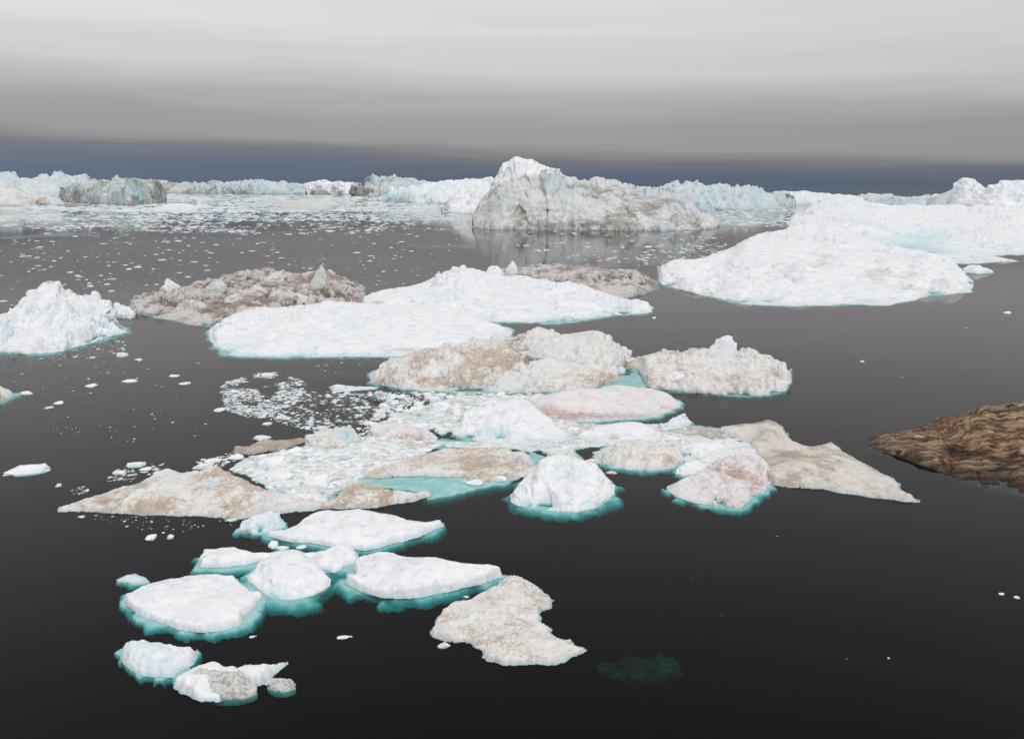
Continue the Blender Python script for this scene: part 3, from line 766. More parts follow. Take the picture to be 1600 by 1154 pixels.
berg('iceberg', 'brown dirt covered rubble iceberg with pale upright ice blades on its crest',
     [(204, 484), (207, 470), (212, 462), (225, 462), (245, 455), (262, 450), (285, 447), (300, 447), (318, 445), (335, 441), (350, 444), (358, 434), (375, 426), (395, 425), (412, 421), (428, 421), (440, 432), (450, 437), (470, 432), (482, 436), (492, 428), (505, 420), (515, 423), (520, 430), (540, 435), (556, 443), (566, 452), (570, 462)],
     [(204, 487), (220, 492), (250, 497), (280, 503), (300, 508), (340, 510), (400, 510), (450, 506), (500, 500), (540, 488), (570, 472)], 'brown', -0.62, 'rubble', p1=(0.18, 0.5), amp=0.13, scale=0.85,
     dirt=(0.62, 0.35, 0.75), dpatch=[(220, 470, 14, 12, -0.6), (260, 495, 40, 8, -0.4), (460, 478, 26, 8, -0.5), (420, 430, 20, 8, -0.3), (560, 460, 14, 12, -.3)], jag=(1.2, 2.2), foot=(2.0, .3, .9),
     pinn=[(270, 453, 30, 17, 'white', -0.3), (318, 450, 24, 9, 'grey', .3), (336, 452, 34, 14, 'grey', .2), (493, 447, 28, 31, 'grey', 0.6), (513, 434, 26, 13, 'grey', .2), (424, 438, 40, 14, 'grey', .5), (407, 455, 26, 9, 'grey', -.4), (430, 464, 30, 11, 'grey', .4), (360, 470, 30, 10, 'grey', .4), (480, 470, 34, 10, 'grey', -.5), (310, 478, 28, 9, 'grey', -.4)])
berg('iceberg', 'brown streaked iceberg with twin small spires behind the rough white one',
     [(742, 437), (752, 426), (766, 423), (780, 422), (800, 421), (820, 420), (840, 416), (870, 414), (885, 418), (905, 414), (918, 414), (930, 420), (965, 424), (990, 422), (1000, 428), (1014, 432), (1024, 439), (1027, 446)],
     [(742, 448), (800, 462), (900, 466), (955, 465), (985, 464), (1010, 458), (1027, 450)], 'brown', -0.55, 'rubble', p1=(0.2, 0.6), amp=0.11, scale=0.8, dirt=(0.50, 0.35, 0.7), dpatch=[(965, 452, 30, 7, -0.7), (850, 425, 30, 8, -.2), (1005, 445, 14, 8, .3)], jag=(1, 1.6), foot=(1.8, .3, .8),
     pinn=[(776, 431, 30, 19, 'white', -.3), (797, 428, 22, 22, 'white', .3), (918, 422, 12, 9, 'white', 0), (992, 430, 8, 9, 'white', .1)])
berg('iceberg', 'rough all white iceberg in the middle with a turquoise shelf at its right foot',
     [(560, 476), (566, 461), (580, 458), (610, 453), (640, 449), (668, 450), (676, 442), (682, 432), (690, 431), (705, 425), (725, 419), (738, 424), (745, 432), (780, 437), (790, 435), (805, 431), (825, 431), (840, 437), (855, 440), (875, 441), (890, 442), (920, 450), (940, 457), (955, 463), (975, 470), (995, 473), (1008, 475), (1018, 483), (1020, 485)],
     [(560, 480), (600, 488), (700, 498), (760, 502), (800, 503.5), (840, 504), (870, 503), (900, 499), (940, 494), (965, 492), (1000, 490), (1020, 487)], 'white', -0.6, 'granular', p1=(0.18, 0.52), amp=0.13, scale=0.8, dirt=(0.0, 0.1, 0.12), blue=(0.0, 0.14),
     bpatch=[(680, 460, 20, 8, .2), (980, 478, 8, 4, .5), (935, 468, 12, 6, .35)], dpatch=[(590, 472, 12, 4, .7)], jag=(1.0, 1.2), foot=(1.6, .3, .6),
     shelf=[([(840, 500), (880, 494), (930, 486), (968, 484), (972, 490), (950, 495), (905, 502), (870, 506), (845, 506)], 0.35, 1.2)], pinn=[(684, 442, 18, 18, 'white', .2), (884, 501, 26, 8, 'grey', .2)])
berg('iceberg', 'long flat white iceberg with a turquoise band along its waterline',
     [(326, 527), (330, 523), (345, 512), (350, 505), (360, 500), (364, 493), (380, 490), (420, 486), (470, 482), (488, 478), (504, 471), (515, 470), (535, 474), (555, 477), (580, 483), (620, 482), (660, 485), (700, 488), (740, 499), (775, 508), (795, 517), (801, 521)],
     [(326, 530), (335, 539), (338, 546), (346, 553), (370, 556), (420, 558), (480, 558), (540, 557), (590, 557), (620, 557), (660, 553), (700, 548), (760, 535), (801, 524)], 'white', -0.72, 'snow', p1=(0.1, 0.6), amp=0.07, scale=0.9, dirt=(0.0, 0.05, 0.05), dpatch=[(625, 546, 55, 5, .5), (350, 548, 10, 6, .3)], blue=(0.0, 0.05), bpatch=[(480, 557, 140, 4, 0.7)], jag=(1.0, 1.0), foot=(2.6, .25, .55),
     shelf=[([(690, 548), (715, 542), (735, 542), (735, 548), (700, 553)], 0.3, .5)], dents=[(365, 512, 5, 5, .6), (490, 494, 12, 4, .5), (455, 503, 8, 3, .5)])
berg('iceberg', 'large tan and white rubbly iceberg with dirt on its left half in mid water',
     [(577, 592), (590, 580), (593, 572), (610, 563), (630, 558), (645, 552), (660, 550), (690, 548), (720, 542), (737, 540), (765, 536), (785, 532), (800, 523), (823, 518), (850, 521), (880, 523), (910, 522), (930, 519), (942, 524), (945, 532), (957, 534), (965, 543), (975, 555), (990, 566), (998, 575)],
     [(577, 597), (600, 602), (625, 608), (660, 611), (720, 612.5), (780, 613), (850, 613), (900, 611), (930, 606), (945, 598), (985, 594), (998, 582)], 'tan', -0.58, 'granular', p1=(0.16, 0.5), amp=0.15, scale=0.85, dirt=(0.36, 0.34, 0.30),
     dpatch=[(905, 545, 75, 26, -0.6), (745, 565, 45, 14, 0.45), (820, 545, 30, 14, .2), (640, 600, 30, 8, -.1), (955, 582, 20, 6, .3), (680, 580, 14, 8, -.6), (610, 590, 30, 10, .2)], bpatch=[(843, 550, 14, 9, 0.45), (885, 560, 14, 5, .6), (680, 583, 14, 6, .4), (820, 590, 40, 10, 0.25)],
     dents=[(700, 575, 12, 8, .8), (880, 558, 10, 4, .7), (820, 598, 22, 9, .8), (770, 585, 20, 5, .5)], jag=(1.2, 1.4), foot=(1.5, .3, 1.0),
     shelf=[([(926, 600), (950, 590), (985, 584), (1000, 565), (1020, 570), (1045, 578), (1042, 592), (1010, 604), (975, 609), (935, 608)], 0.45, .8)],
     pinn=[(682, 585, 34, 13, 'white', .4), (843, 555, 38, 12, 'grey', -.3)])
berg('iceberg', 'dirty white iceberg with one upright pale fin on its crest',
     [(984, 566), (1000, 557), (1020, 553), (1040, 548), (1065, 548), (1085, 545), (1100, 543), (1120, 547), (1140, 553), (1150, 556), (1160, 550), (1170, 548), (1180, 551), (1190, 556), (1200, 554), (1215, 562), (1228, 566), (1232, 578), (1236, 589)],
     [(984, 570), (1000, 580), (1012, 604), (1025, 608), (1060, 611), (1100, 614), (1150, 617), (1180, 619), (1210, 615), (1230, 609), (1236, 594)], 'tan', -0.62, 'rough', p1=(0.04, 0.62), amp=0.15, scale=0.85, dirt=(0.26, 0.30, 0.25), dpatch=[(1110, 590, 80, 10, .25), (1120, 555, 50, 10, -.3), (1180, 605, 45, 8, -.2), (1190, 575, 25, 10, .1)], bpatch=[(1160, 570, 10, 6, .3), (1050, 590, 8, 5, .4)],
     jag=(1.2, 1.2), foot=(.8, .4, 1.1), pinn=[(1126, 558, 40, 34, 'white', 0.2, 0.0, 'fin', .5, .3), (1053, 590, 34, 10, 'white', .3)])
floe('ice_floe', 'tan floe tip with a turquoise shelf poking in at the left edge',
     ([(-60, 602), (-20, 598), (0, 600), (8, 607), (24, 614)], [(-60, 640), (-20, 634), (0, 628), (10, 622), (25, 617)]), 'tan', thick=1.6, dome=1.5, edge=.5, dirt=(.35, .3, .2), amp=.3, lscale=2, foot=(2.2, .25, .4), style='rough')
floe('ice_floe', 'flat clean white floe alone above the central brash field',
     ([(518, 604), (525, 600), (540, 601), (556, 602), (575, 604), (586, 605)], [(518, 609), (530, 611.5), (545, 611), (565, 608.5), (586, 607)]), 'white', thick=.5, edge=.3, rag=.3, amp=.1, lscale=1)
berg('ice_floe', 'smooth white domed floe with a pink dirty lower rim',
     [(822, 629), (835, 624), (845, 622), (875, 616), (900, 613), (920, 611), (960, 610), (1000, 611), (1030, 614), (1048, 620), (1060, 629), (1064, 633)], [(822, 632), (850, 650), (865, 658), (885, 660), (940, 657), (980, 655), (1020, 652), (1045, 643), (1064, 635)], 'pink', -0.78, 'snow', p1=(0.2, 0.5), amp=0.07, dirt=(0.0, 0.08, 0.05), dpatch=[(850, 640, 30, 12, 0.55), (900, 650, 60, 9, .62), (990, 650, 45, 7, .45), (1045, 635, 20, 9, .35)], foot=(1.5, .25, .5), jag=(.8, .3), cat='ice floe')
berg('ice_floe', 'white peaked floe with a blue green stain in front of the pink rimmed dome',
     [(707, 676), (718, 668), (724, 657), (720, 648), (735, 642), (765, 635), (790, 630), (803, 627), (818, 626), (828, 632), (836, 640), (855, 655), (872, 669), (890, 682)], [(707, 678), (730, 686), (760, 692), (800, 694.5), (850, 692), (880, 689), (890, 686)], 'white', -0.68, 'rough', p1=(0.15, 0.5), amp=0.12, scale=.9, dirt=(0.0, 0.08, .05), bpatch=[(778, 674, 20, 6, 0.9), (850, 688, 30, 4, .6), (740, 682, 20, 5, .3)], dents=[(776, 674, 16, 5, .5)], dpatch=[(725, 680, 16, 6, .3)], foot=(1.0, .25, .7), jag=(1, 1), cat='ice floe')
floe('ice_floe', 'long tan brown slab lying along the upper edge of the packed floes',
     ([(367, 701), (385, 692), (410, 686), (440, 683.5), (470, 683), (476, 685)], [(366, 706), (390, 709), (410, 706), (440, 701), (477, 690)]), 'sand', thick=.9, edge=.3, dirt=(.75, .2, .1), amp=.1, lscale=.7, style='granular')
berg('ice_floe', 'cream rounded ice lump with a pale blue cap beside the long tan slab',
     [(476, 690), (480, 680), (495, 673), (508, 669), (520, 671), (526, 668), (534, 670), (542, 667), (552, 669), (558, 676), (564, 686)], [(476, 693), (490, 699), (520, 701), (545, 699), (564, 690)], 'tan', -0.5, 'rough', p1=(0.2, .7), amp=.12, dirt=(.18, .3, .1), bpatch=[(542, 678, 16, 9, 1.0)], dpatch=[(542, 678, 16, 9, -.6)], cat='ice floe')
berg('ice_floe', 'low pinkish white floe in the packed brash above the long tan floe',
     [(577, 670), (588, 665), (600, 663), (630, 663), (645, 668), (662, 670), (675, 677), (684, 684)], [(577, 674), (600, 684), (640, 690), (670, 691), (684, 687)], 'pink', -0.75, 'snow', p1=(.2, .6), amp=.1, dirt=(.18, .2, .1), dpatch=[(645, 682, 30, 6, .3), (600, 667, 20, 5, -.3)], foot=(1.0, .25, .6), cat='ice floe')
floe('ice_floe', 'long low tan floe in the middle above the turquoise pool',
     ([(520, 748), (563, 736), (590, 726), (620, 718), (650, 711), (690, 699), (720, 697), (760, 699), (790, 697), (815, 706), (832, 718), (839, 727)], [(520, 752), (563, 746), (620, 745), (660, 742), (700, 744), (740, 748), (780, 750), (820, 742), (839, 733)]), 'tan', thick=.5, dome=.35, edge=.5, rag=.5, dirt=(.58, .36, .3), amp=.28, lscale=.9, style='rough', dpatch=[(770, 742, 60, 7, -.4), (815, 718, 22, 12, -.5)],
     shelf=[([(545, 752), (590, 742), (660, 738), (730, 742), (805, 746), (800, 753), (745, 763), (705, 772), (668, 778), (640, 766), (590, 760)], .42, .5), ([(660, 695), (690, 683), (760, 690), (770, 700), (700, 702)], 0.7, .5), ([(825, 702), (850, 712), (868, 722), (850, 738), (830, 738)], .5, .5)])
berg('ice_floe', 'pale grey round ice lump at the right end of the long tan floe',
     [(788, 722), (793, 712), (803, 705), (818, 705), (828, 714), (836, 726)], [(788, 727), (805, 735), (825, 736), (836, 730)], 'grey', -.5, 'snow', p1=(.3, .7), amp=.1, dirt=(.12, .1, 0), cat='ice floe')
floe('ice_floe', 'large wedge of tan rubble ice pointing left at the front of the pack',
     ([(98, 794), (110, 786), (130, 776), (160, 764), (195, 756), (220, 746), (240, 735), (262, 732), (285, 736), (310, 733), (328, 729), (345, 728), (368, 738), (398, 752), (430, 764), (470, 774), (505, 780)], [(98, 797), (130, 798), (180, 800), (240, 803), (300, 806), (360, 808), (400, 806), (450, 800), (490, 796), (510, 789)]), 'tan', thick=.9, dome=.45, edge=.35, rag=.4, dirt=(.36, .40, .34), amp=.42, lscale=.75, style='granular', dpatch=[(290, 757, 50, 10, -.3), (400, 780, 40, 12, -.12), (170, 785, 50, 9, .1), (345, 740, 30, 9, .25), (310, 762, 20, 7, .25), (440, 785, 20, 8, .1), (330, 770, 10, 6, -.6)], bpatch=[(330, 770, 10, 5, .6)])
floe('ice_floe', 'small tan floe with a ragged top below the turquoise pool',
     ([(504, 786), (520, 774), (535, 762), (550, 753), (565, 748), (590, 757), (620, 762), (645, 763), (668, 767), (673, 771)], [(504, 792), (540, 795), (590, 793), (620, 787), (650, 780), (673, 774)]), 'tan', thick=.7, dome=.6, edge=.35, rag=.3, dirt=(.55, .3, .3), amp=.3, lscale=.7, style='rough', dpatch=[(640, 768, 30, 6, -.3)])
berg('ice_floe', 'bright white dome floe ringed by a turquoise halo before the pack',
     [(797, 780), (803, 768), (813, 753), (825, 746), (835, 739), (843, 725), (852, 718), (862, 715), (875, 714), (885, 712), (897, 712), (903, 717), (925, 725), (940, 738), (952, 752), (960, 764)], [(797, 783), (808, 789), (830, 794), (860, 798), (900, 799.5), (930, 794), (950, 781), (961, 770)], 'white', -0.55, 'snow', p1=(0.20, 0.66), amp=0.045, scale=1.0, dirt=(0, 0, 0), blue=(0, .06), bpatch=[(850, 786, 30, 7, .5), (925, 785, 25, 8, .3)], dents=[(848, 781, 22, 8, .8)], foot=(3.4, .3, .55), jag=(1.0, .3), cat='ice floe', seed=12)
berg('ice_floe', 'ragged pink and white floe with a dark overhang right of the white dome',
     [(1042, 763), (1055, 756), (1065, 750), (1085, 743), (1103, 741), (1112, 735), (1125, 727), (1140, 720), (1152, 716), (1180, 718), (1192, 722), (1201, 729), (1205, 740), (1206, 748)], [(1042, 766), (1060, 777), (1090, 786), (1130, 792), (1155, 793), (1168, 787), (1176, 775), (1196, 768), (1206, 753)], 'pink', -0.72, 'granular', p1=(0.10, 0.5), amp=0.16, scale=.9, dirt=(0.22, 0.28, .30), dpatch=[(1085, 772, 45, 13, -.4), (1150, 742, 35, 12, .38), (1170, 722, 30, 7, -.1)], bpatch=[(1190, 765, 14, 9, .7), (1170, 785, 10, 5, .5)], foot=(1.6, .3, .6), jag=(1.2, 1.0), cat='ice floe')
berg('ice_floe', 'granular white floe dotted with brown grit before the snowy one in the pack',
     [(928, 714), (935, 707), (950, 699), (965, 692), (985, 690), (1005, 691), (1030, 697), (1048, 702), (1060, 706), (1068, 716)], [(928, 717), (945, 725), (960, 730), (985, 734), (1010, 734), (1040, 733), (1056, 730), (1068, 722)], 'tan', -0.72, 'granular', p1=(.15, .55), amp=.16, dirt=(.12, .22, .2), dpatch=[(990, 710, 40, 7, .35), (1045, 720, 10, 9, .6)], foot=(1.4, .25, .5), jag=(1, .8), cat='ice floe')
berg('ice_floe', 'small cream chunk hugging the right end of the granular white floe',
     [(1055, 738), (1060, 729), (1072, 722), (1085, 719), (1098, 722), (1104, 730)], [(1055, 740), (1068, 743), (1090, 741), (1105, 734)], 'white', -.5, 'rough', p1=(.2, .7), amp=.1, dirt=(.06, .2, 0), foot=(1.0, .25, .5), cat='ice floe')
berg('ice_floe', 'broad snowy white floe in the pack below the pink rimmed dome',
     [(903, 680), (912, 673), (930, 668), (955, 664), (975, 661), (1000, 662), (1012, 668), (1022, 674), (1034, 679)], [(903, 684), (940, 690), (975, 691), (1010, 690), (1034, 684)], 'white', -.7, 'rough', p1=(.2, .6), amp=.12, dirt=(0, .1, 0), dpatch=[(960, 683, 12, 5, .7)], foot=(.8, .25, .7), cat='ice floe')
floe('ice_floe', 'snowy white floe with a scalloped edge nearest the tan sail shaped floe',
     ([(1058, 704), (1064, 694), (1078, 691), (1095, 690), (1115, 688), (1131, 698)], [(1058, 707), (1075, 712), (1092, 717), (1112, 713), (1131, 702)]), 'white', thick=.7, dome=.5, edge=.3, rag=.4, amp=.22, lscale=.5, style='granular')
berg('ice_floe', 'low broken white and blue plates tilted at the right of the pink rimmed dome',
     [(1030, 668), (1040, 660), (1052, 653), (1062, 648), (1070, 646), (1073, 651), (1080, 660)], [(1030, 671), (1045, 671), (1062, 668), (1080, 663)], 'white', -.4, 'crag', p1=(.3, .4), amp=.2, blue=(.3, .4), cat='ice floe', foot=(1.2, .2, .5))
floe('ice_floe', 'thin tan sheet barely awash between the broken plates and the tan sail floe',
     ([(1040, 673), (1060, 666), (1085, 662), (1110, 666), (1130, 672), (1142, 680)], [(1040, 677), (1075, 680), (1110, 686), (1142, 684)]), 'sand', thick=.22, edge=.4, rag=.5, dirt=(.5, .3, .1), amp=.1, lscale=.8, foot=(1.0, .2, .4))
floe('ice_floe', 'sail shaped sandy floe tapering to a point toward the rocks',
     ([(1122, 671), (1140, 663), (1158, 660), (1172, 661), (1190, 656), (1202, 654), (1220, 662), (1232, 676), (1245, 688), (1262, 693), (1285, 690), (1298, 687), (1310, 693), (1325, 706), (1345, 715), (1365, 726), (1385, 740), (1404, 752), (1408, 765), (1425, 774), (1431, 780)],
      [(1122, 675), (1145, 682), (1165, 692), (1180, 712), (1190, 735), (1196, 748), (1206, 758), (1230, 761), (1280, 763), (1320, 768), (1360, 775), (1410, 782), (1431, 783)]), 'sand', thick=.8, dome=.6, edge=.4, rag=.35, dirt=(.42, .36, .35), amp=.34, lscale=1.1, style='rough',
     bumps=[(1208, 682, 22, 15, 1.5), (1185, 672, 24, 8, .6), (1300, 705, 16, 8, .5), (1290, 742, 12, 3, -.4)], dpatch=[(1210, 688, 24, 16, .2), (1150, 670, 30, 7, .2), (1370, 755, 40, 8, -.2)], bpatch=[(1295, 732, 12, 4, .4), (1405, 760, 5, 8, .6)],
     shelf=[([(1130, 680), (1165, 676), (1200, 690), (1205, 712), (1165, 716), (1135, 700)], .55, .6)])

# ------------------------------------------------------------------ foreground floes
floe('ice_floe', 'long white slab tapering right with a faint tan stain on its middle',
     ([(418, 831), (450, 818), (480, 805), (500, 796), (512, 793), (525, 795), (560, 795), (600, 800), (640, 806), (665, 810), (688, 816)], [(420, 836), (450, 844), (500, 851), (540, 857), (570, 859), (590, 857), (612, 850), (640, 841), (665, 832), (688, 822)]), 'white', thick=1.15, dome=.35, edge=.16, rag=.18, amp=.10, lscale=1.1, dirt=(0, .05, 0), dpatch=[(608, 812, 26, 7, .30), (535, 828, 8, 6, .35), (560, 845, 10, 4, .2)], foot=(1.7, .35, 1.0))
berg('ice_floe', 'small blue white block with a turquoise cleft behind the long white slab',
     [(371, 826), (380, 818), (390, 808), (400, 805), (415, 803), (430, 800), (437, 802), (442, 812), (446, 818)], [(371, 829), (395, 833), (420, 831), (446, 821)], 'white', -.5, 'rough', p1=(.2, .7), amp=.13, blue=(.2, .2), bpatch=[(406, 822, 4, 8, 1.0), (430, 812, 14, 8, .5)], dents=[(406, 822, 3.5, 8, .8)], foot=(1.0, .2, .5), cat='ice floe')
floe('ice_floe', 'white wedge floe with a broad turquoise apron on its left',
     ([(312, 868), (320, 857), (345, 851), (367, 850), (380, 855), (400, 861), (425, 866), (444, 869)], [(312, 886), (330, 886), (360, 885), (385, 881), (410, 874), (444, 871)]), 'white', thick=.8, dome=.2, edge=.15, rag=.15, amp=.08, lscale=1, foot=(2.3, .25, .7))
floe('ice_floe', 'irregular white floe with tan edges squeezed between three larger floes',
     ([(430, 862), (450, 857), (470, 859), (490, 857), (510, 855), (528, 851), (541, 845), (550, 851), (560, 863)], [(430, 866), (455, 872), (480, 877), (500, 885), (520, 892), (535, 889), (550, 881), (560, 872)]), 'white', thick=.8, dome=.3, edge=.2, rag=.2, amp=.14, lscale=.7, dirt=(.05, .1, 0), dpatch=[(500, 878, 20, 5, .35)], foot=(1.3, .25, .8), style='rough')
berg('ice_floe', 'rounded clean white floe touching the largest round floe',
     [(386, 903), (392, 896), (403, 889), (415, 876), (428, 870), (443, 865), (458, 862), (472, 868), (485, 879), (500, 890), (512, 902), (517, 909)], [(386, 906), (400, 916), (412, 927), (425, 934), (440, 937), (465, 935), (490, 929), (510, 919), (517, 912)], 'white', -.82, 'snow', p1=(.12, .55), amp=.05, blue=(0, .03), foot=(3.0, .35, .7), jag=(.7, .3), cat='ice floe')
floe('ice_floe', 'largest round white floe ringed by a pale turquoise underwater rim',
     ([(198, 931), (204, 921), (220, 908), (260, 899), (300, 894), (340, 893), (366, 894), (380, 906), (395, 918), (408, 926)], [(198, 936), (206, 952), (222, 962), (250, 972), (290, 983), (320, 987), (350, 983), (372, 975), (392, 955), (400, 943), (409, 932)]), 'white', thick=.95, dome=.15, edge=.2, rag=.2, amp=.06, lscale=1.6, dirt=(0, .05, 0), dpatch=[(385, 930, 18, 14, .35), (375, 960, 14, 10, .2)], bpatch=[(275, 927, 25, 6, .2)], foot=(1.7, .22, .45))
floe('ice_floe', 'small half sunk white ice scrap at the upper left of the largest round floe',
     ([(186, 905), (195, 898), (208, 894), (220, 897), (226, 903)], [(186, 907), (205, 910), (226, 907)]), 'white', thick=.25, edge=.3, rag=.2, amp=.06, lscale=.5, foot=(.8, .12, .5), blue=(.2, .1))
floe('ice_floe', 'leaf shaped white floe with a tan stained left corner',
     ([(540, 908), (552, 898), (556, 888), (549, 872), (560, 863), (575, 857), (592, 854), (615, 855), (650, 865), (680, 867), (710, 869), (735, 872), (755, 878), (772, 888), (783, 898)], [(540, 911), (556, 920), (575, 927), (600, 933), (630, 934), (660, 931), (695, 925), (730, 917), (760, 909), (784, 901)]), 'white', thick=1.25, dome=.3, edge=.14, rag=.15, amp=.09, lscale=1.2, dpatch=[(580, 880, 22, 13, .38), (565, 895, 10, 6, .2)], foot=(1.9, .3, .9))
floe('ice_floe', 'small white floe with blue pitted side below the largest round floe',
     ([(184, 1010), (190, 1003), (205, 1000), (230, 999), (258, 1003), (275, 1005), (290, 1004), (303, 1007), (307, 1013)], [(184, 1015), (192, 1028), (205, 1043), (222, 1053), (245, 1058), (272, 1057), (290, 1045), (302, 1030), (307, 1018)]), 'white', thick=1.1, dome=.5, edge=.35, rag=.15, amp=.14, lscale=.7, style='rough', blue=(.05, .15), bpatch=[(230, 1027, 28, 8, .6), (255, 1050, 26, 6, .5)], bumps=[(230, 1028, 22, 6, -.3)], foot=(.6, .25, .9))
floe('ice_floe', 'white floe with a grey dirty lump before it at the bottom of the picture',
     ([(272, 1062), (282, 1048), (295, 1036), (312, 1030), (335, 1028), (352, 1032), (366, 1043)], [(272, 1072), (300, 1090), (340, 1092), (362, 1070), (366, 1050)]), 'white', thick=.8, dome=.3, edge=.2, rag=.15, amp=.08, lscale=.7)
berg('ice_floe', 'grey tan dirty ice lump wedged between two white floes at the bottom',
     [(302, 1060), (306, 1050), (313, 1043), (325, 1045), (340, 1047), (360, 1051), (380, 1055), (393, 1060), (402, 1075)], [(302, 1072), (312, 1082), (328, 1089), (350, 1092), (375, 1091), (392, 1087), (402, 1082)], 'grey', -.6, 'rough', p1=(.15, .8), amp=.12, dirt=(.35, .2, .1), cat='ice floe')
floe('ice_floe', 'pointed white floe at the bottom with its tip toward open water',
     ([(358, 1050), (370, 1041), (382, 1036), (400, 1037), (420, 1036), (436, 1033), (449, 1031)], [(358, 1060), (380, 1068), (405, 1070), (420, 1060), (435, 1047), (449, 1036)]), 'white', thick=.8, dome=.2, edge=.2, rag=.12, amp=.08, lscale=.7)
berg('ice_floe', 'small grey speckled lump beside the pointed white floe',
     [(418, 1066), (428, 1060), (442, 1058), (455, 1061), (462, 1070)], [(418, 1073), (428, 1078), (442, 1080), (454, 1078), (462, 1074)], 'grey', -.5, 'granular', p1=(.2, .8), amp=.15, dirt=(.3, .3, .1), cat='ice floe')
floe('ice_floe', 'tan heart shaped floe with a notch in its right side, nearest the viewer',
     ([(676, 985), (683, 972), (687, 948), (697, 943), (712, 938), (728, 936), (740, 932), (752, 922), (770, 912), (780, 905), (792, 901), (808, 899), (818, 901), (834, 904), (848, 915), (860, 930), (858, 940), (847, 947), (840, 958), (836, 968), (848, 971), (862, 980), (870, 989), (882, 993), (893, 991), (900, 994), (897, 1001), (918, 1013)],
      [(676, 990), (690, 997), (705, 1001), (730, 1006), (748, 1017), (768, 1029), (790, 1034), (815, 1035), (850, 1039), (868, 1037), (882, 1033), (897, 1025), (918, 1017)]), 'tan', thick=.7, dome=.25, edge=.2, rag=.22, amp=.22, lscale=.45, style='granular', dirt=(.30, .24, .2), dpatch=[(720, 965, 25, 9, -.3), (850, 985, 16, 10, -.3), (830, 1005, 60, 9, .1), (855, 925, 14, 14, -.2)])

# ------------------------------------------------------------------ rocks
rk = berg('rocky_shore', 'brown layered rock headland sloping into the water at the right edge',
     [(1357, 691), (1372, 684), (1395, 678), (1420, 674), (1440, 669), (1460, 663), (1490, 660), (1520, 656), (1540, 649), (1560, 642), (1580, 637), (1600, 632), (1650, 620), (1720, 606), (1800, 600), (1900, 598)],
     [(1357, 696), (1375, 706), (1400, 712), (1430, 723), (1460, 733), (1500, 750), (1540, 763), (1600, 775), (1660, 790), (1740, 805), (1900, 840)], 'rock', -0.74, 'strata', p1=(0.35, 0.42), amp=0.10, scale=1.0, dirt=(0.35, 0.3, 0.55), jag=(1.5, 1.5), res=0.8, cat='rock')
rk['kind'] = 'structure'
del rk['category']
th = Thing('submerged_rock', 'brown rock shoal just under the dark water at the bottom right of centre', 'rock')
pp = np.stack(ground([948, 985, 1020, 1062, 1075, 1030, 985, 955], [1026, 1012, 1016, 1030, 1042, 1050, 1046, 1040], -0.2), 1)
foot_part(th, pp, 0.9, z0=0.72, slope=.5, seed=5, inside=1e3, part='submerged_rock', rough=.30)
prt = list(th.parts[0]); prt[4] = 'shoal'; th.parts[0] = tuple(prt)
th.finish()
# ------------------------------------------------------------------ loose ice chunks
def chunk_proto(i, mat, flat=0.5):
    v, F = ico(4)
    sd = 300 + i * 13
    f1, f2, cc = worley(v * 1.3 + i * 5.1, sd)
    r = 0.80 + 0.28 * cc + 0.22 * fbm(v * 1.3 + i, 4, sd) + 0.10 * fbm(v * 4 + i, 3, sd + 2)
    V = v * r[:, None]
    for k in range(5):                                   # a few broken faces
        n = RNG.normal(size=3); n[2] = abs(n[2]) * 0.7; n /= np.linalg.norm(n)
        d = V @ n; c = 0.55 + 0.25 * RNG.random()
        V = V - np.maximum(d - c, 0)[:, None] * n * 0.85
    V[:, 2] = np.where(V[:, 2] > 0, V[:, 2] * 1.0, V[:, 2] * 0.7)
    V /= np.abs(V[:, :2]).max()
    A = dict(grain=V * 9, grain_size=np.full(len(V), 0.03), dirt=np.clip(0.35 * fbm(v * 1.5 + i, 3, sd) + (0.06 if mat == 'white' else 0.35), 0, 1), blue=np.clip(0.3 * fbm(v * 1.2 + i, 2, sd + 5) + 0.05 + (0.6 if mat == 'blue' else 0), 0, 1))
    ob = build_mesh('ice_chunk', V, F, A, M[mat])
    return ob


PROTO = {'white': [chunk_proto(i, 'white') for i in range(9)], 'tan': [chunk_proto(20 + i, 'tan') for i in range(3)], 'blue': [chunk_proto(30 + i, 'blue') for i in range(3)]}
FRESH = {id(o) for k in PROTO.values() for o in k}
N_CHUNK = 0


def chunk(px, py, w, h, label, group=None, tone='white', rot=None, tall=0.38):
    """One floating chunk whose outline in the photograph is about w x h pixels around px, py."""
    global N_CHUNK
    x, y = ground(px, py + 0.25 * h); x, y = float(x), float(y)
    d = math.hypot(x, y); mp = d / F_PX
    rx = w * mp / 2
    sin_e = H_CAM / math.hypot(d, H_CAM)
    ry = min(max((1 - tall) * h * mp / sin_e / 2, 0.45 * rx), 1.25 * rx)
    hz = min(max((h * mp - 2 * ry * sin_e * 0.8), 0.22 * min(rx, ry)), 0.7 * rx)
    src = random.choice(PROTO[tone])
    if id(src) in FRESH: o = src; FRESH.discard(id(src))
    else:
        o = src.copy(); COL.objects.link(o)
    o.location = (x, y, 0.1 * hz)
    o.scale = (rx, ry, hz)
    az = -math.atan2(x, y)
    o.rotation_euler = (0, 0, az + (random.choice((0, math.pi)) + random.uniform(-.12, .12) if rot is None else rot))
    o['label'] = label; o['category'] = 'ice chunk'
    if group: o['group'] = group
    N_CHUNK += 1
    return o


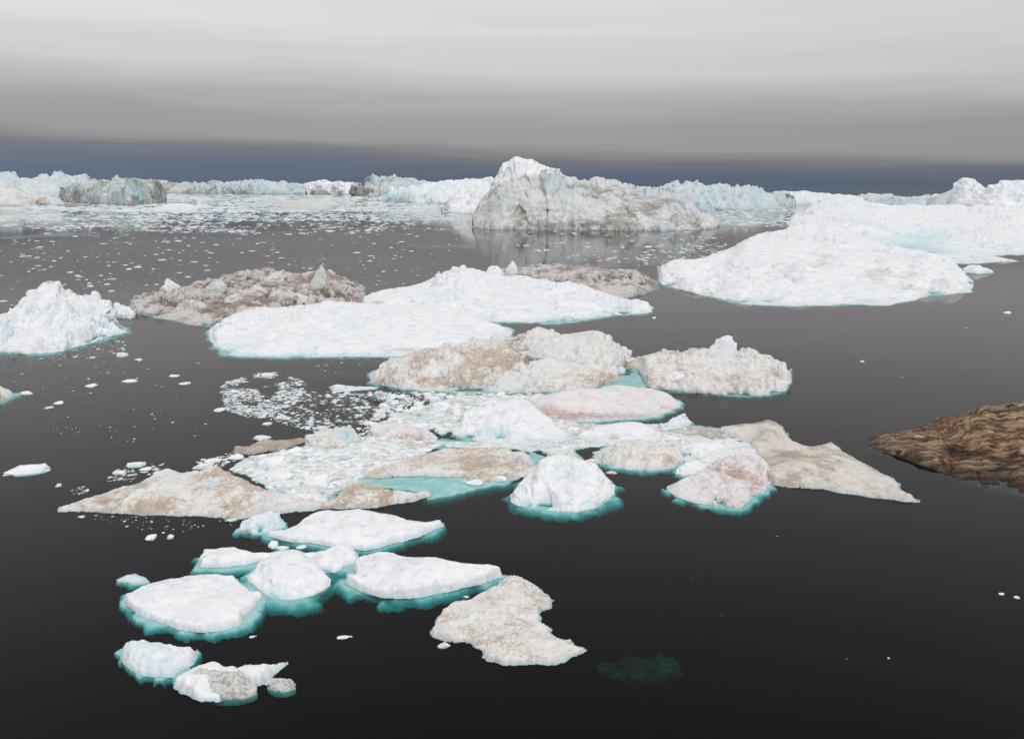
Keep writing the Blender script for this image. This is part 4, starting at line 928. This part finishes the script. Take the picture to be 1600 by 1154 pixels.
NAMED = [
    (47, 731, 72, 16, 'white', 'long low white chunk alone in the dark water far left of the tan wedge'),
    (591, 616, 26, 15, 'blue', 'pale blue chunk right below the tip of the flat clean floe'),
    (691, 631, 38, 13, 'white', 'largest white chunk in the brash below the tan and white rubbly iceberg'),
    (652, 644, 24, 11, 'blue', 'bluish white chunk in the brash left of the peaked white floe'),
    (592, 648, 27, 12, 'tan', 'cream rounded chunk above the low pinkish floe'),
    (577, 660, 24, 8, 'white', 'white chunk just above the left end of the low pinkish floe'),
    (501, 667, 20, 8, 'white', 'small white chunk alone above the cream rounded lump'),
    (480, 668, 9, 6, 'white', 'tiny white peak shaped chunk above the long tan slab end'),
    (697, 654, 26, 10, 'tan', 'ochre tinted chunk in the brash left of the peaked white floe'),
    (660, 662, 36, 11, 'white', 'white slab chunk touching the upper edge of the low pinkish floe'),
    (692, 670, 30, 17, 'white', 'bright white block between the low pinkish floe and the peaked white floe'),
    (411, 682, 33, 12, 'white', 'white rounded chunk resting against the upper side of the long tan slab'),
    (428, 717, 58, 22, 'white', 'big smooth white chunk under the long tan slab'),
    (530, 714, 62, 14, 'blue', 'long pale blue white chunk in the slush above the tan floe'),
    (497, 746, 56, 25, 'white', 'big flat white chunk in the slush above the small tan floe'),
    (435, 742, 56, 24, 'white', 'blocky white chunk with a squared right end beside the tan wedge'),
    (440, 763, 46, 18, 'blue', 'bluish white block at the foot of the squared white chunk'),
    (516, 727, 30, 8, 'tan', 'flat brown tinted chunk under the long pale blue one'),
    (505, 705, 34, 8, 'tan', 'low tan chunk in the slush below the cream lump'),
    (463, 701, 30, 11, 'white', 'white chunk in the slush just below the end of the long tan slab'),
    (317, 726, 38, 12, 'white', 'white chunk on the upper edge of the tan wedge'),
    (336, 717, 36, 10, 'white', 'white chunk with a darker underside above the tan wedge peak'),
    (371, 712, 30, 10, 'white', 'white chunk between the tan wedge peak and the big smooth chunk'),
    (371, 730, 28, 9, 'tan', 'pale tan chunk in the slush right of the tan wedge peak'),
    (211, 724, 34, 10, 'white', 'low white chunk leading the scatter above the tan wedge'),
    (229, 731, 22, 7, 'white', 'smaller white chunk trailing the low one above the tan wedge'),
    (187, 737, 22, 7, 'white', 'flat white chunk at the left of the scatter above the tan wedge'),
    (91, 757, 10, 7, 'white', 'single pale chunk left of the tip of the tan wedge'),
    (237, 838, 19, 10, 'white', 'white chunk adrift below the tan wedge'),
    (266, 837, 12, 9, 'white', 'smaller greyish chunk beside the white one adrift below the tan wedge'),
    (744, 751, 36, 13, 'white', 'white rounded chunk at the edge of the turquoise pool'),
    (783, 746, 30, 10, 'white', 'cream white chunk on the right shore of the turquoise pool'),
    (818, 740, 26, 9, 'tan', 'cream chunk below the pale grey round lump'),
    (895, 669, 28, 10, 'white', 'grey white flat chunk below the left end of the pink rimmed dome'),
    (882, 698, 18, 8, 'white', 'little bright chunk right of the peaked white floe foot'),
    (940, 706, 30, 14, 'blue', 'grey blue chunk at the upper left of the granular white floe'),
    (1050, 684, 30, 9, 'white', 'white chunk between the broad snowy floe and the scalloped floe'),
    (860, 652, 1, 1, None, ''),
    (1110, 728, 36, 10, 'blue', 'pale blue chunk at the upper edge of the ragged pink floe'),
    (925, 719, 34, 10, 'tan', 'dirty tan chunk between the white dome and the granular floe'),
    (955, 737, 20, 6, 'tan', 'flat tan scrap in open water right of the white dome'),
    (538, 993, 28, 8, 'white', 'small elongated white chunk alone in black water below the leaf shaped floe'),
    (395, 993, 13, 5, 'white', 'tiny white scrap just below the right rim of the largest round floe'),
    (428, 848, 20, 14, 'white', 'upright white scrap above the irregular squeezed floe'),
    (443, 854, 24, 10, 'white', 'low white scrap beside the upright one above the squeezed floe'),
    (470, 853, 20, 8, 'white', 'white scrap under the left part of the long white slab'),
    (362, 811, 22, 6, 'white', 'thin white scrap at the lower edge of the tan wedge'),
    (128, 806, 12, 5, 'white', 'small scrap right under the tip of the tan wedge'),
    (143, 601, 18, 6, 'white', 'white chunk in open water right of the tan tip at the left edge'),
    (204, 594, 26, 5, 'white', 'long thin white chunk below the gap between craggy and flat icebergs'),
    (273, 586, 18, 5, 'white', 'flat white chunk left of the long flat iceberg, upper of a pair'),
    (290, 598, 20, 5, 'white', 'flat white chunk left of the spray of brash, lower of a pair'),
    (217, 561, 13, 5, 'white', 'small chunk under the right end of the craggy white iceberg'),
    (190, 553, 20, 8, 'white', 'cluster like white chunk off the right end of the craggy white iceberg'),
    (42, 613, 18, 6, 'white', 'white chunk lying on the turquoise shelf of the tan tip'),
    (93, 628, 16, 6, 'white', 'small white chunk below the turquoise shelf at the left edge'),
    (76, 636, 15, 4, 'white', 'thin white chunk lowest below the turquoise shelf at the left edge'),
    (417, 584, 24, 7, 'white', 'cream elongated chunk above the spray of brash'),
    (367, 610, 18, 5, 'white', 'white chunk at the left rim of the spray of brash'),
    (342, 639, 20, 8, 'white', 'white chunk alone at the lower left of the spray of brash'),
    (440, 650, 20, 8, 'tan', 'cream chunk at the bottom of the spray of brash'),
    (417, 661, 18, 6, 'white', 'low white chunk under the spray of brash'),
    (1565, 927, 9, 4, 'white', 'small white scrap alone in the black water at the lower right'),
    (1589, 932, 10, 4, 'white', 'slanted white scrap nearest the right edge in black water'),
    (1388, 1027, 5, 3, 'white', 'tiny white scrap in the black water near the bottom right'),
    (693, 1006, 24, 12, 'tan', 'small tan lump under the left corner of the heart shaped floe'),
    (729, 931, 12, 5, 'white', 'little white scrap between the leaf shaped and heart shaped floes'),
    (1575, 488, 12, 4, 'white', 'small white chunk in the calm water right of the smooth white iceberg'),
    (1347, 564, 7, 3, 'white', 'tiny chunk in the calm water right of the fin topped iceberg'),
    (1022, 496, 7, 3, 'white', 'tiny chunk off the right point of the rough white iceberg'),
]
for px, py, w, h, tone, lab in NAMED:
    if tone: chunk(px, py, w, h, lab, None, tone)

# every other loose piece: regions of the sea surface, with how many and how large (photo pixels)
BODY_POLYS = []


def in_poly(x, y, poly):
    ins = np.zeros(x.shape, bool)
    for i in range(len(poly)):
        ax, ay = poly[i]; bx, by = poly[(i + 1) % len(poly)]
        if ay != by:
            ins ^= ((ay > y) != (by > y)) & (x < (bx - ax) * (y - ay) / (by - ay) + ax)
    return ins


FIELDS = [
    # polygon, count, size range, clumping, label of its larger pieces
    ([(345, 600), (400, 582), (450, 580), (480, 600), (470, 640), (400, 655), (350, 640)], 3800, (1.0, 10), 0.45, 'small white ice chunk in the spray of brash below the long flat iceberg'),
    ([(430, 610), (560, 612), (600, 610), (640, 640), (590, 690), (480, 672), (400, 650)], 2600, (1.1, 13), 0.30, 'small white ice chunk in the open brash below the flat clean floe'),
    ([(590, 612), (720, 613), (850, 614), (830, 632), (720, 648), (715, 672), (620, 664), (590, 640)], 2600, (1.5, 18), 0.08, 'white ice chunk in the dense brash between the rubbly iceberg and the peaked floe'),
    ([(395, 712), (480, 694), (570, 680), (700, 690), (640, 715), (560, 745), (500, 785), (440, 770), (370, 735)], 5200, (1.5, 20), 0.02, 'pale ice chunk in the grey slush between the tan floes'),
    ([(690, 690), (870, 690), (900, 715), (930, 730), (860, 715), (840, 700), (700, 698)], 1500, (1.5, 12), 0.08, 'pale ice chunk in the slush below the peaked white floe'),
    ([(860, 655), (905, 662), (1060, 662), (1140, 680), (1190, 700), (1190, 730), (1120, 735), (1050, 690), (940, 694), (880, 700)], 3000, (1.5, 15), 0.05, 'pale ice chunk in the slush around the snowy floes'),
    ([(300, 722), (360, 706), (380, 712), (350, 728)], 130, (2, 12), 0.2, 'white ice chunk along the upper edge of the tan wedge'),
    ([(165, 742), (195, 728), (260, 722), (255, 735), (215, 752), (170, 752)], 110, (2, 12), 0.4, 'white ice chunk in the scatter above the tan wedge'),
    ([(110, 765), (135, 758), (140, 770), (115, 774)], 40, (2, 8), 0.3, 'small white chunk above the tip of the tan wedge'),
    ([(120, 803), (340, 810), (380, 820), (250, 835), (160, 815)], 60, (2, 7), 0.4, 'small white scrap in the dark water under the tan wedge'),
    ([(-10, 560), (150, 560), (330, 565), (400, 640), (360, 690), (60, 690), (-10, 640)], 260, (1.0, 6), 0.55, 'small white chunk in the open water left of the brash spray'),
    ([(60, 552), (120, 545), (190, 530), (200, 548), (150, 560), (60, 562)], 120, (1.5, 9), 0.3, 'small white chunk off the foot of the craggy white iceberg'),
    ([(-20, 350), (300, 352), (700, 350), (740, 372), (680, 415), (560, 430), (380, 415), (200, 460), (0, 480)], 1100, (1.2, 14), 0.42, 'far white chunk in the grey water beyond the brown rubble iceberg'),
    ([(-20, 330), (300, 336), (700, 338), (740, 356), (500, 368), (200, 362), (-20, 360)], 3400, (1.2, 14), 0.45, 'far flat ice piece in the thinning pack left of the central berg'),
    ([(-30, 318), (260, 330), (420, 326), (700, 322), (740, 345), (300, 345), (-30, 345)], 5600, (1.5, 17), 0.24, 'far flat ice piece in the pack left of the central berg'),
    ([(-30, 304), (280, 303), (590, 306), (740, 318), (690, 330), (260, 332), (-30, 326)], 7000, (3, 26), 0.02, 'far ice piece in the dense pack on the left horizon'),
    ([(1100, 322), (1240, 322), (1300, 330), (1240, 355), (1120, 352)], 1500, (2, 14), 0.1, 'far ice piece in the pack between the central berg and the broad white berg'),
    ([(760, 362), (1130, 358), (1220, 356), (1150, 385), (1040, 415), (900, 405), (760, 385)], 600, (1.5, 13), 0.4, 'far white piece in the reflection of the central berg'),
    ([(1000, 385), (1140, 378), (1120, 402), (1030, 412), (985, 420)], 240, (2, 16), 0.25, 'flat white piece left of the smooth white iceberg'),
    ([(540, 425), (700, 415), (690, 432), (600, 452), (570, 448)], 60, (1.5, 8), 0.4, 'small white piece in the gap left of the rough white iceberg'),
    ([(560, 565), (600, 562), (590, 590), (520, 590), (480, 566)], 50, (1.2, 5), 0.4, 'tiny scrap under the turquoise band of the long flat iceberg'),
    ([(1150, 490), (1600, 470), (1600, 640), (1400, 660), (1260, 640)], 14, (1.2, 4), 0.5, 'tiny scrap on the calm water at the right'),
    ([(950, 850), (1600, 800), (1600, 1060), (1000, 1060)], 10, (1.2, 3.5), 0.5, 'tiny scrap on the black water at the lower right'),
]
ALLB = []
for fi, (poly, n, (s0, s1), clump, lab) in enumerate(FIELDS):
    pa = np.array(poly, float)
    need = n; tries = 0; got = []
    while need > 0 and tries < 30:
        tries += 1
        q = RNG.uniform(pa.min(0), pa.max(0), (need * 4 + 50, 2))
        # pieces further off crowd together in the same strip of picture: draw evenly over the picture of the field
        q = q[in_poly(q[:, 0], q[:, 1], poly)]
        dens = 0.5 + 0.5 * fbm(np.stack([q[:, 0] / 28.0, q[:, 1] / 9.0, np.full(len(q), fi * 7.7)], -1), 4, 900 + fi)
        q = q[dens > clump + 0.15 * RNG.normal(size=len(q)) * 0.5]
        q = q[:need]; got.append(q); need -= len(q)
    q = np.vstack(got)
    u = RNG.random(len(q))
    s = s0 * (s1 / s0) ** (u ** 3.2)
    for (x, y), sz in zip(q, s): ALLB.append((x, y, sz, fi))
ALLB.sort(key=lambda b: -b[2] * (0.35 + 0.65 * min(1, (b[1] - 292) / 300)))
n_ind = 296 - N_CHUNK
for x, y, sz, fi in ALLB[:n_ind]:
    asp = RNG.uniform(0.28, 0.5) if y > 560 else RNG.uniform(0.14, 0.3)
    r = RNG.random()
    chunk(x, y, sz, sz * asp, FIELDS[fi][4], 'loose ice chunks, field ' + FIELDS[fi][4].split(' piece ')[-1].split(' chunk ')[-1].split(' scrap ')[-1], 'tan' if r > 0.9 else ('blue' if r > 0.82 else 'white'))


def make_brash(items):
    """All the pieces too small or too many to count, as one mass."""
    n = len(items)
    a = np.array([(x, y, s) for x, y, s, _ in items])
    X, Y = ground(a[:, 0], a[:, 1]); d = np.hypot(X, Y); mp = d / F_PX
    rx = a[:, 2] * mp / 2
    K = 7
    ang = np.linspace(0, 2 * np.pi, K, endpoint=False)[None] + RNG.uniform(0, 6.28, (n, 1)) + RNG.normal(0, 0.18, (n, K))
    rad = RNG.uniform(0.6, 1.1, (n, K))
    ry = rx * RNG.uniform(0.5, 1.1, n)
    dirn = np.arctan2(X, Y)
    hh = np.minimum(rx, ry) * RNG.uniform(0.1, 0.42, n)
    hh = 0.75 * np.minimum(hh, 0.05 + 0.28 * np.sqrt(rx))
    lx = np.cos(ang) * rad * rx[:, None]; ly = np.sin(ang) * rad * ry[:, None]
    c, s = np.cos(-dirn)[:, None], np.sin(-dirn)[:, None]
    V = np.zeros((n, 2 * K + 1, 3))
    for ring, (k, z) in enumerate(((1.0, -0.25), (0.72, 0.8))):
        ox = RNG.normal(0, 0.08, (n, 1)) * rx[:, None] * ring
        V[:, ring * K:(ring + 1) * K, 0] = X[:, None] + (lx * k + ox) * c - ly * k * s
        V[:, ring * K:(ring + 1) * K, 1] = Y[:, None] + (lx * k + ox) * s + ly * k * c
        V[:, ring * K:(ring + 1) * K, 2] = hh[:, None] * (z + (RNG.normal(0, 0.22, (n, K)) if ring else 0))
    V[:, 2 * K, 0] = X; V[:, 2 * K, 1] = Y; V[:, 2 * K, 2] = hh * RNG.uniform(0.8, 1.3, n)
    tri = []
    for k in range(K):
        k2 = (k + 1) % K
        tri += [(k, k2, K + k2), (k, K + k2, K + k), (K + k, K + k2, 2 * K)]
    F = (np.array(tri)[None] + (np.arange(n) * (2 * K + 1))[:, None, None]).reshape(-1, 3)
    Vf = V.reshape(-1, 3)
    rep = 2 * K + 1
    gs = np.repeat(mp * 2.5, rep)
    dirt = np.repeat(np.where(RNG.random(n) > 0.80, RNG.uniform(0.2, 0.8, n), 0.0), rep)
    blue = np.repeat(np.where(RNG.random(n) > 0.80, RNG.uniform(0.1, 0.8, n), 0.02), rep)
    o = build_mesh('brash_ice', Vf, F, dict(grain=Vf / gs[:, None], grain_size=gs * 0.3, dirt=dirt, blue=blue), M['white'])
    o['kind'] = 'stuff'; o['label'] = 'countless small bits of brash ice scattered over the sea'; o['category'] = 'brash ice'



def make_slush():
    """Half sunk mush between the packed floes: a crust that dips in and out of the water."""
    VV, FF, off = [], [], 0
    polys = [[(385, 716), (480, 697), (570, 682), (700, 690), (650, 714), (560, 745), (500, 788), (440, 770), (370, 735)],
             [(690, 690), (870, 690), (900, 712), (930, 732), (870, 716), (840, 702), (700, 698)],
             [(860, 660), (905, 662), (1060, 664), (1130, 680), (1190, 702), (1185, 728), (1120, 732), (1050, 696), (940, 696), (880, 700)],
             [(640, 640), (720, 618), (850, 616), (825, 632), (720, 648), (715, 672), (620, 666), (580, 668)],
             [(1060, 716), (1130, 700), (1190, 712), (1200, 735), (1110, 742)]]
    for k, poly in enumerate(polys):
        W = np.stack(ground([p[0] for p in poly], [p[1] for p in poly]), 1)
        pa = np.array(poly, float)
        x0, y0 = pa.min(0); x1, y1 = pa.max(0)
        PX, PY = np.meshgrid(np.arange(x0 - 6, x1 + 6, 1.1), np.arange(y1 + 4, y0 - 4, -0.6))
        X, Y = ground(PX, PY)
        P = np.stack([X, Y, np.zeros_like(X)], -1)
        sd = poly_sd(X, Y, W) + 0.9 * fbm(P / 2.5, 4, 700 + k)
        f1, f2, c = worley(P * 2.2, 710 + k)
        Z = 0.05 * fbm(P * 0.8, 4, 720 + k) + 0.085 * (0.42 - f1) + 0.05 * fbm(P * 5.0, 3, 730 + k) + 0.030 + 0.03 * (c - 0.5)
        Z = np.minimum(Z, 0.3 * sd)
        Z = np.maximum(Z, -0.45)
        keep = (sd[:-1, :-1] > -0.5)
        F = grid_faces(*X.shape, keep)
        V, F, _ = drop_unused(np.stack([X, Y, Z], -1).reshape(-1, 3), F, {})
        VV.append(V); FF.append(F + off); off += len(V)
    V = np.vstack(VV); F = np.vstack(FF)
    gs = 0.2
    o = build_mesh('slush_ice', V, F, dict(grain=V / gs, grain_size=np.full(len(V), 0.02), dirt=np.clip(0.10 + 0.5 * fbm(V / 5.0, 4, 77), 0, .8), blue=np.clip(0.05 + 0.2 * fbm(V / 4.0, 3, 78), 0, 1)), M['tan'])
    o['kind'] = 'stuff'; o['label'] = 'grey white slush between the packed floes'; o['category'] = 'slush'


make_slush()
make_brash(ALLB[n_ind:])
for k in PROTO.values():
    for o in k:
        if id(o) in FRESH: bpy.data.objects.remove(o)

# ------------------------------------------------------------------ sea
def make_water():
    ys = np.concatenate([[-400, 0], np.geomspace(40, 60000, 26)])
    V = []; 
    for y in ys:
        w = 400 + abs(y) * 1.4
        V += [(-w, y, 0), (w, y, 0)]
    F = [(2 * i, 2 * i + 1, 2 * i + 3, 2 * i + 2) for i in range(len(ys) - 1)]
    o = build_mesh('water', np.array(V, float), F, {}, M['water'])
    o['kind'] = 'structure'
    return o


make_water()
m, nt, N, L = new_mat('sea_floor_mud')
out = N.new('ShaderNodeOutputMaterial'); bs = N.new('ShaderNodeBsdfPrincipled'); L.new(bs.outputs[0], out.inputs[0])
geo = N.new('ShaderNodeNewGeometry')
L.new(ramp(nt, noise_n(nt, geo.outputs['Position'], 0.05, 4), [(0.3, (0.03, 0.03, 0.025)), (0.7, (0.07, 0.06, 0.05))]), bs.inputs['Base Color'])
sf = build_mesh('sea_floor', np.array([(-90000., -600, -45), (90000, -600, -45), (90000, 60000, -45), (-90000, 60000, -45)]), [(0, 1, 2, 3)], {}, m)
sf['kind'] = 'structure'

# ------------------------------------------------------------------ sky, sun, camera
SUN_EL, SUN_AZ = math.radians(50), math.radians(148)     # azimuth measured from +Y toward +X
world = bpy.data.worlds.new('World'); scene.world = world; world.use_nodes = True
nt = world.node_tree; nt.nodes.clear(); N, L = nt.nodes, nt.links
wo = N.new('ShaderNodeOutputWorld'); bg = N.new('ShaderNodeBackground'); L.new(bg.outputs[0], wo.inputs[0])
sky = N.new('ShaderNodeTexSky'); sky.sky_type = 'NISHITA'; sky.sun_disc = False
sky.sun_elevation = SUN_EL; sky.sun_rotation = SUN_AZ
tc = N.new('ShaderNodeTexCoord'); sp = N.new('ShaderNodeSeparateXYZ'); L.new(tc.outputs['Generated'], sp.inputs[0])
el = math_n(nt, 'ARCSINE', sp.outputs[2])
deg = math_n(nt, 'MULTIPLY', el, 180 / math.pi)
az = math_n(nt, 'ARCTAN2', sp.outputs[0], sp.outputs[1])
cv = N.new('ShaderNodeCombineXYZ')
L.new(math_n(nt, 'MULTIPLY', az, 1.6), cv.inputs[0]); L.new(math_n(nt, 'MULTIPLY', deg, 0.42), cv.inputs[1])
s1 = noise_n(nt, cv.outputs[0], 1.0, 5, 0.5, 0.35)
cv2 = N.new('ShaderNodeCombineXYZ')
L.new(math_n(nt, 'MULTIPLY', az, 2.6), cv2.inputs[0]); L.new(math_n(nt, 'MULTIPLY', deg, 1.7), cv2.inputs[1])
s2 = noise_n(nt, cv2.outputs[0], 1.0, 4, 0.5, 0.2)
# cloud deck: bands by elevation; the base of the deck sinks to the right
dlow = math_n(nt, 'MULTIPLY_ADD', az, 1.7, deg)
dd = math_n(nt, 'MULTIPLY_ADD', math_n(nt, 'SUBTRACT', s1, 0.5), 2.6, dlow)
dd = math_n(nt, 'MULTIPLY_ADD', math_n(nt, 'SUBTRACT', s2, 0.5), 0.45, dd)
mr = N.new('ShaderNodeMapRange'); mr.inputs[1].default_value = -1.0; mr.inputs[2].default_value = 15.0
L.new(dd, mr.inputs[0])


def E(d): return (d + 1.0) / 16.0


deck = ramp(nt, mr.outputs[0], [(E(-1.0), (0.088, 0.120, 0.185)), (E(0.7), (0.105, 0.138, 0.198)), (E(1.7), (0.165, 0.172, 0.205)),
                                (E(2.5), (0.318, 0.300, 0.302)), (E(3.9), (0.340, 0.328, 0.338)), (E(5.2), (0.44, 0.422, 0.43)),
                                (E(6.8), (0.61, 0.58, 0.58)), (E(9.5), (0.71, 0.678, 0.672)), (E(15.0), (0.77, 0.745, 0.74))])
# broad brightness drift: lighter toward the left, and toward the zenith
up = N.new('ShaderNodeMapRange'); up.inputs[1].default_value = 13.0; up.inputs[2].default_value = 75.0; up.inputs[3].default_value = 1.0; up.inputs[4].default_value = 1.05
L.new(deg, up.inputs[0])
lf = N.new('ShaderNodeMapRange'); lf.inputs[1].default_value = -0.6; lf.inputs[2].default_value = 0.6; lf.inputs[3].default_value = 1.10; lf.inputs[4].default_value = 0.93
L.new(az, lf.inputs[0])
st = math_n(nt, 'MULTIPLY_ADD', math_n(nt, 'SUBTRACT', s1, 0.5), 0.22, 1.0)
gain = math_n(nt, 'MULTIPLY', math_n(nt, 'MULTIPLY', up.outputs[0], lf.outputs[0]), st)
vm = N.new('ShaderNodeVectorMath'); vm.operation = 'SCALE'; L.new(deck, vm.inputs[0]); L.new(gain, vm.inputs[3])
# the clear sky shows only thinly through the deck; both pass the Background at strength 0.1
vs = N.new('ShaderNodeVectorMath'); vs.operation = 'SCALE'; L.new(vm.outputs[0], vs.inputs[0]); vs.inputs[3].default_value = 10.0
L.new(mix_col(nt, 0.96, sky.outputs[0], vs.outputs[0]), bg.inputs['Color'])
bg.inputs['Strength'].default_value = 0.1

sun = bpy.data.lights.new('sun', 'SUN'); sun.energy = 1.25; sun.angle = math.radians(12); sun.color = (1.0, 0.975, 0.94)
so = bpy.data.objects.new('sun', sun); COL.objects.link(so)
dv = Vector((math.sin(SUN_AZ) * math.cos(SUN_EL), math.cos(SUN_AZ) * math.cos(SUN_EL), math.sin(SUN_EL)))
so.rotation_euler = (-dv).to_track_quat('-Z', 'Y').to_euler(); so.location = (0, 0, 200)

cam = bpy.data.cameras.new('camera'); co = bpy.data.objects.new('camera', cam); COL.objects.link(co)
cam.sensor_fit = 'HORIZONTAL'; cam.sensor_width = 36.0; cam.lens = 36.0 * F_PX / W_PX
cam.clip_start = 0.5; cam.clip_end = 200000
co.location = (0, 0, H_CAM); co.rotation_euler = (math.pi / 2 - PITCH, 0, 0)
scene.camera = co

scene.view_settings.view_transform = 'Standard'; scene.view_settings.look = 'None'; scene.view_settings.exposure = 0
scene.cycles.use_denoising = True
scene.cycles.denoising_input_passes = 'RGB_ALBEDO_NORMAL'
scene.cycles.max_bounces = 6; scene.cycles.transparent_max_bounces = 12; scene.cycles.diffuse_bounces = 3
scene.cycles.glossy_bounces = 3; scene.cycles.volume_bounces = 0
scene.cycles.sample_clamp_indirect = 6.0
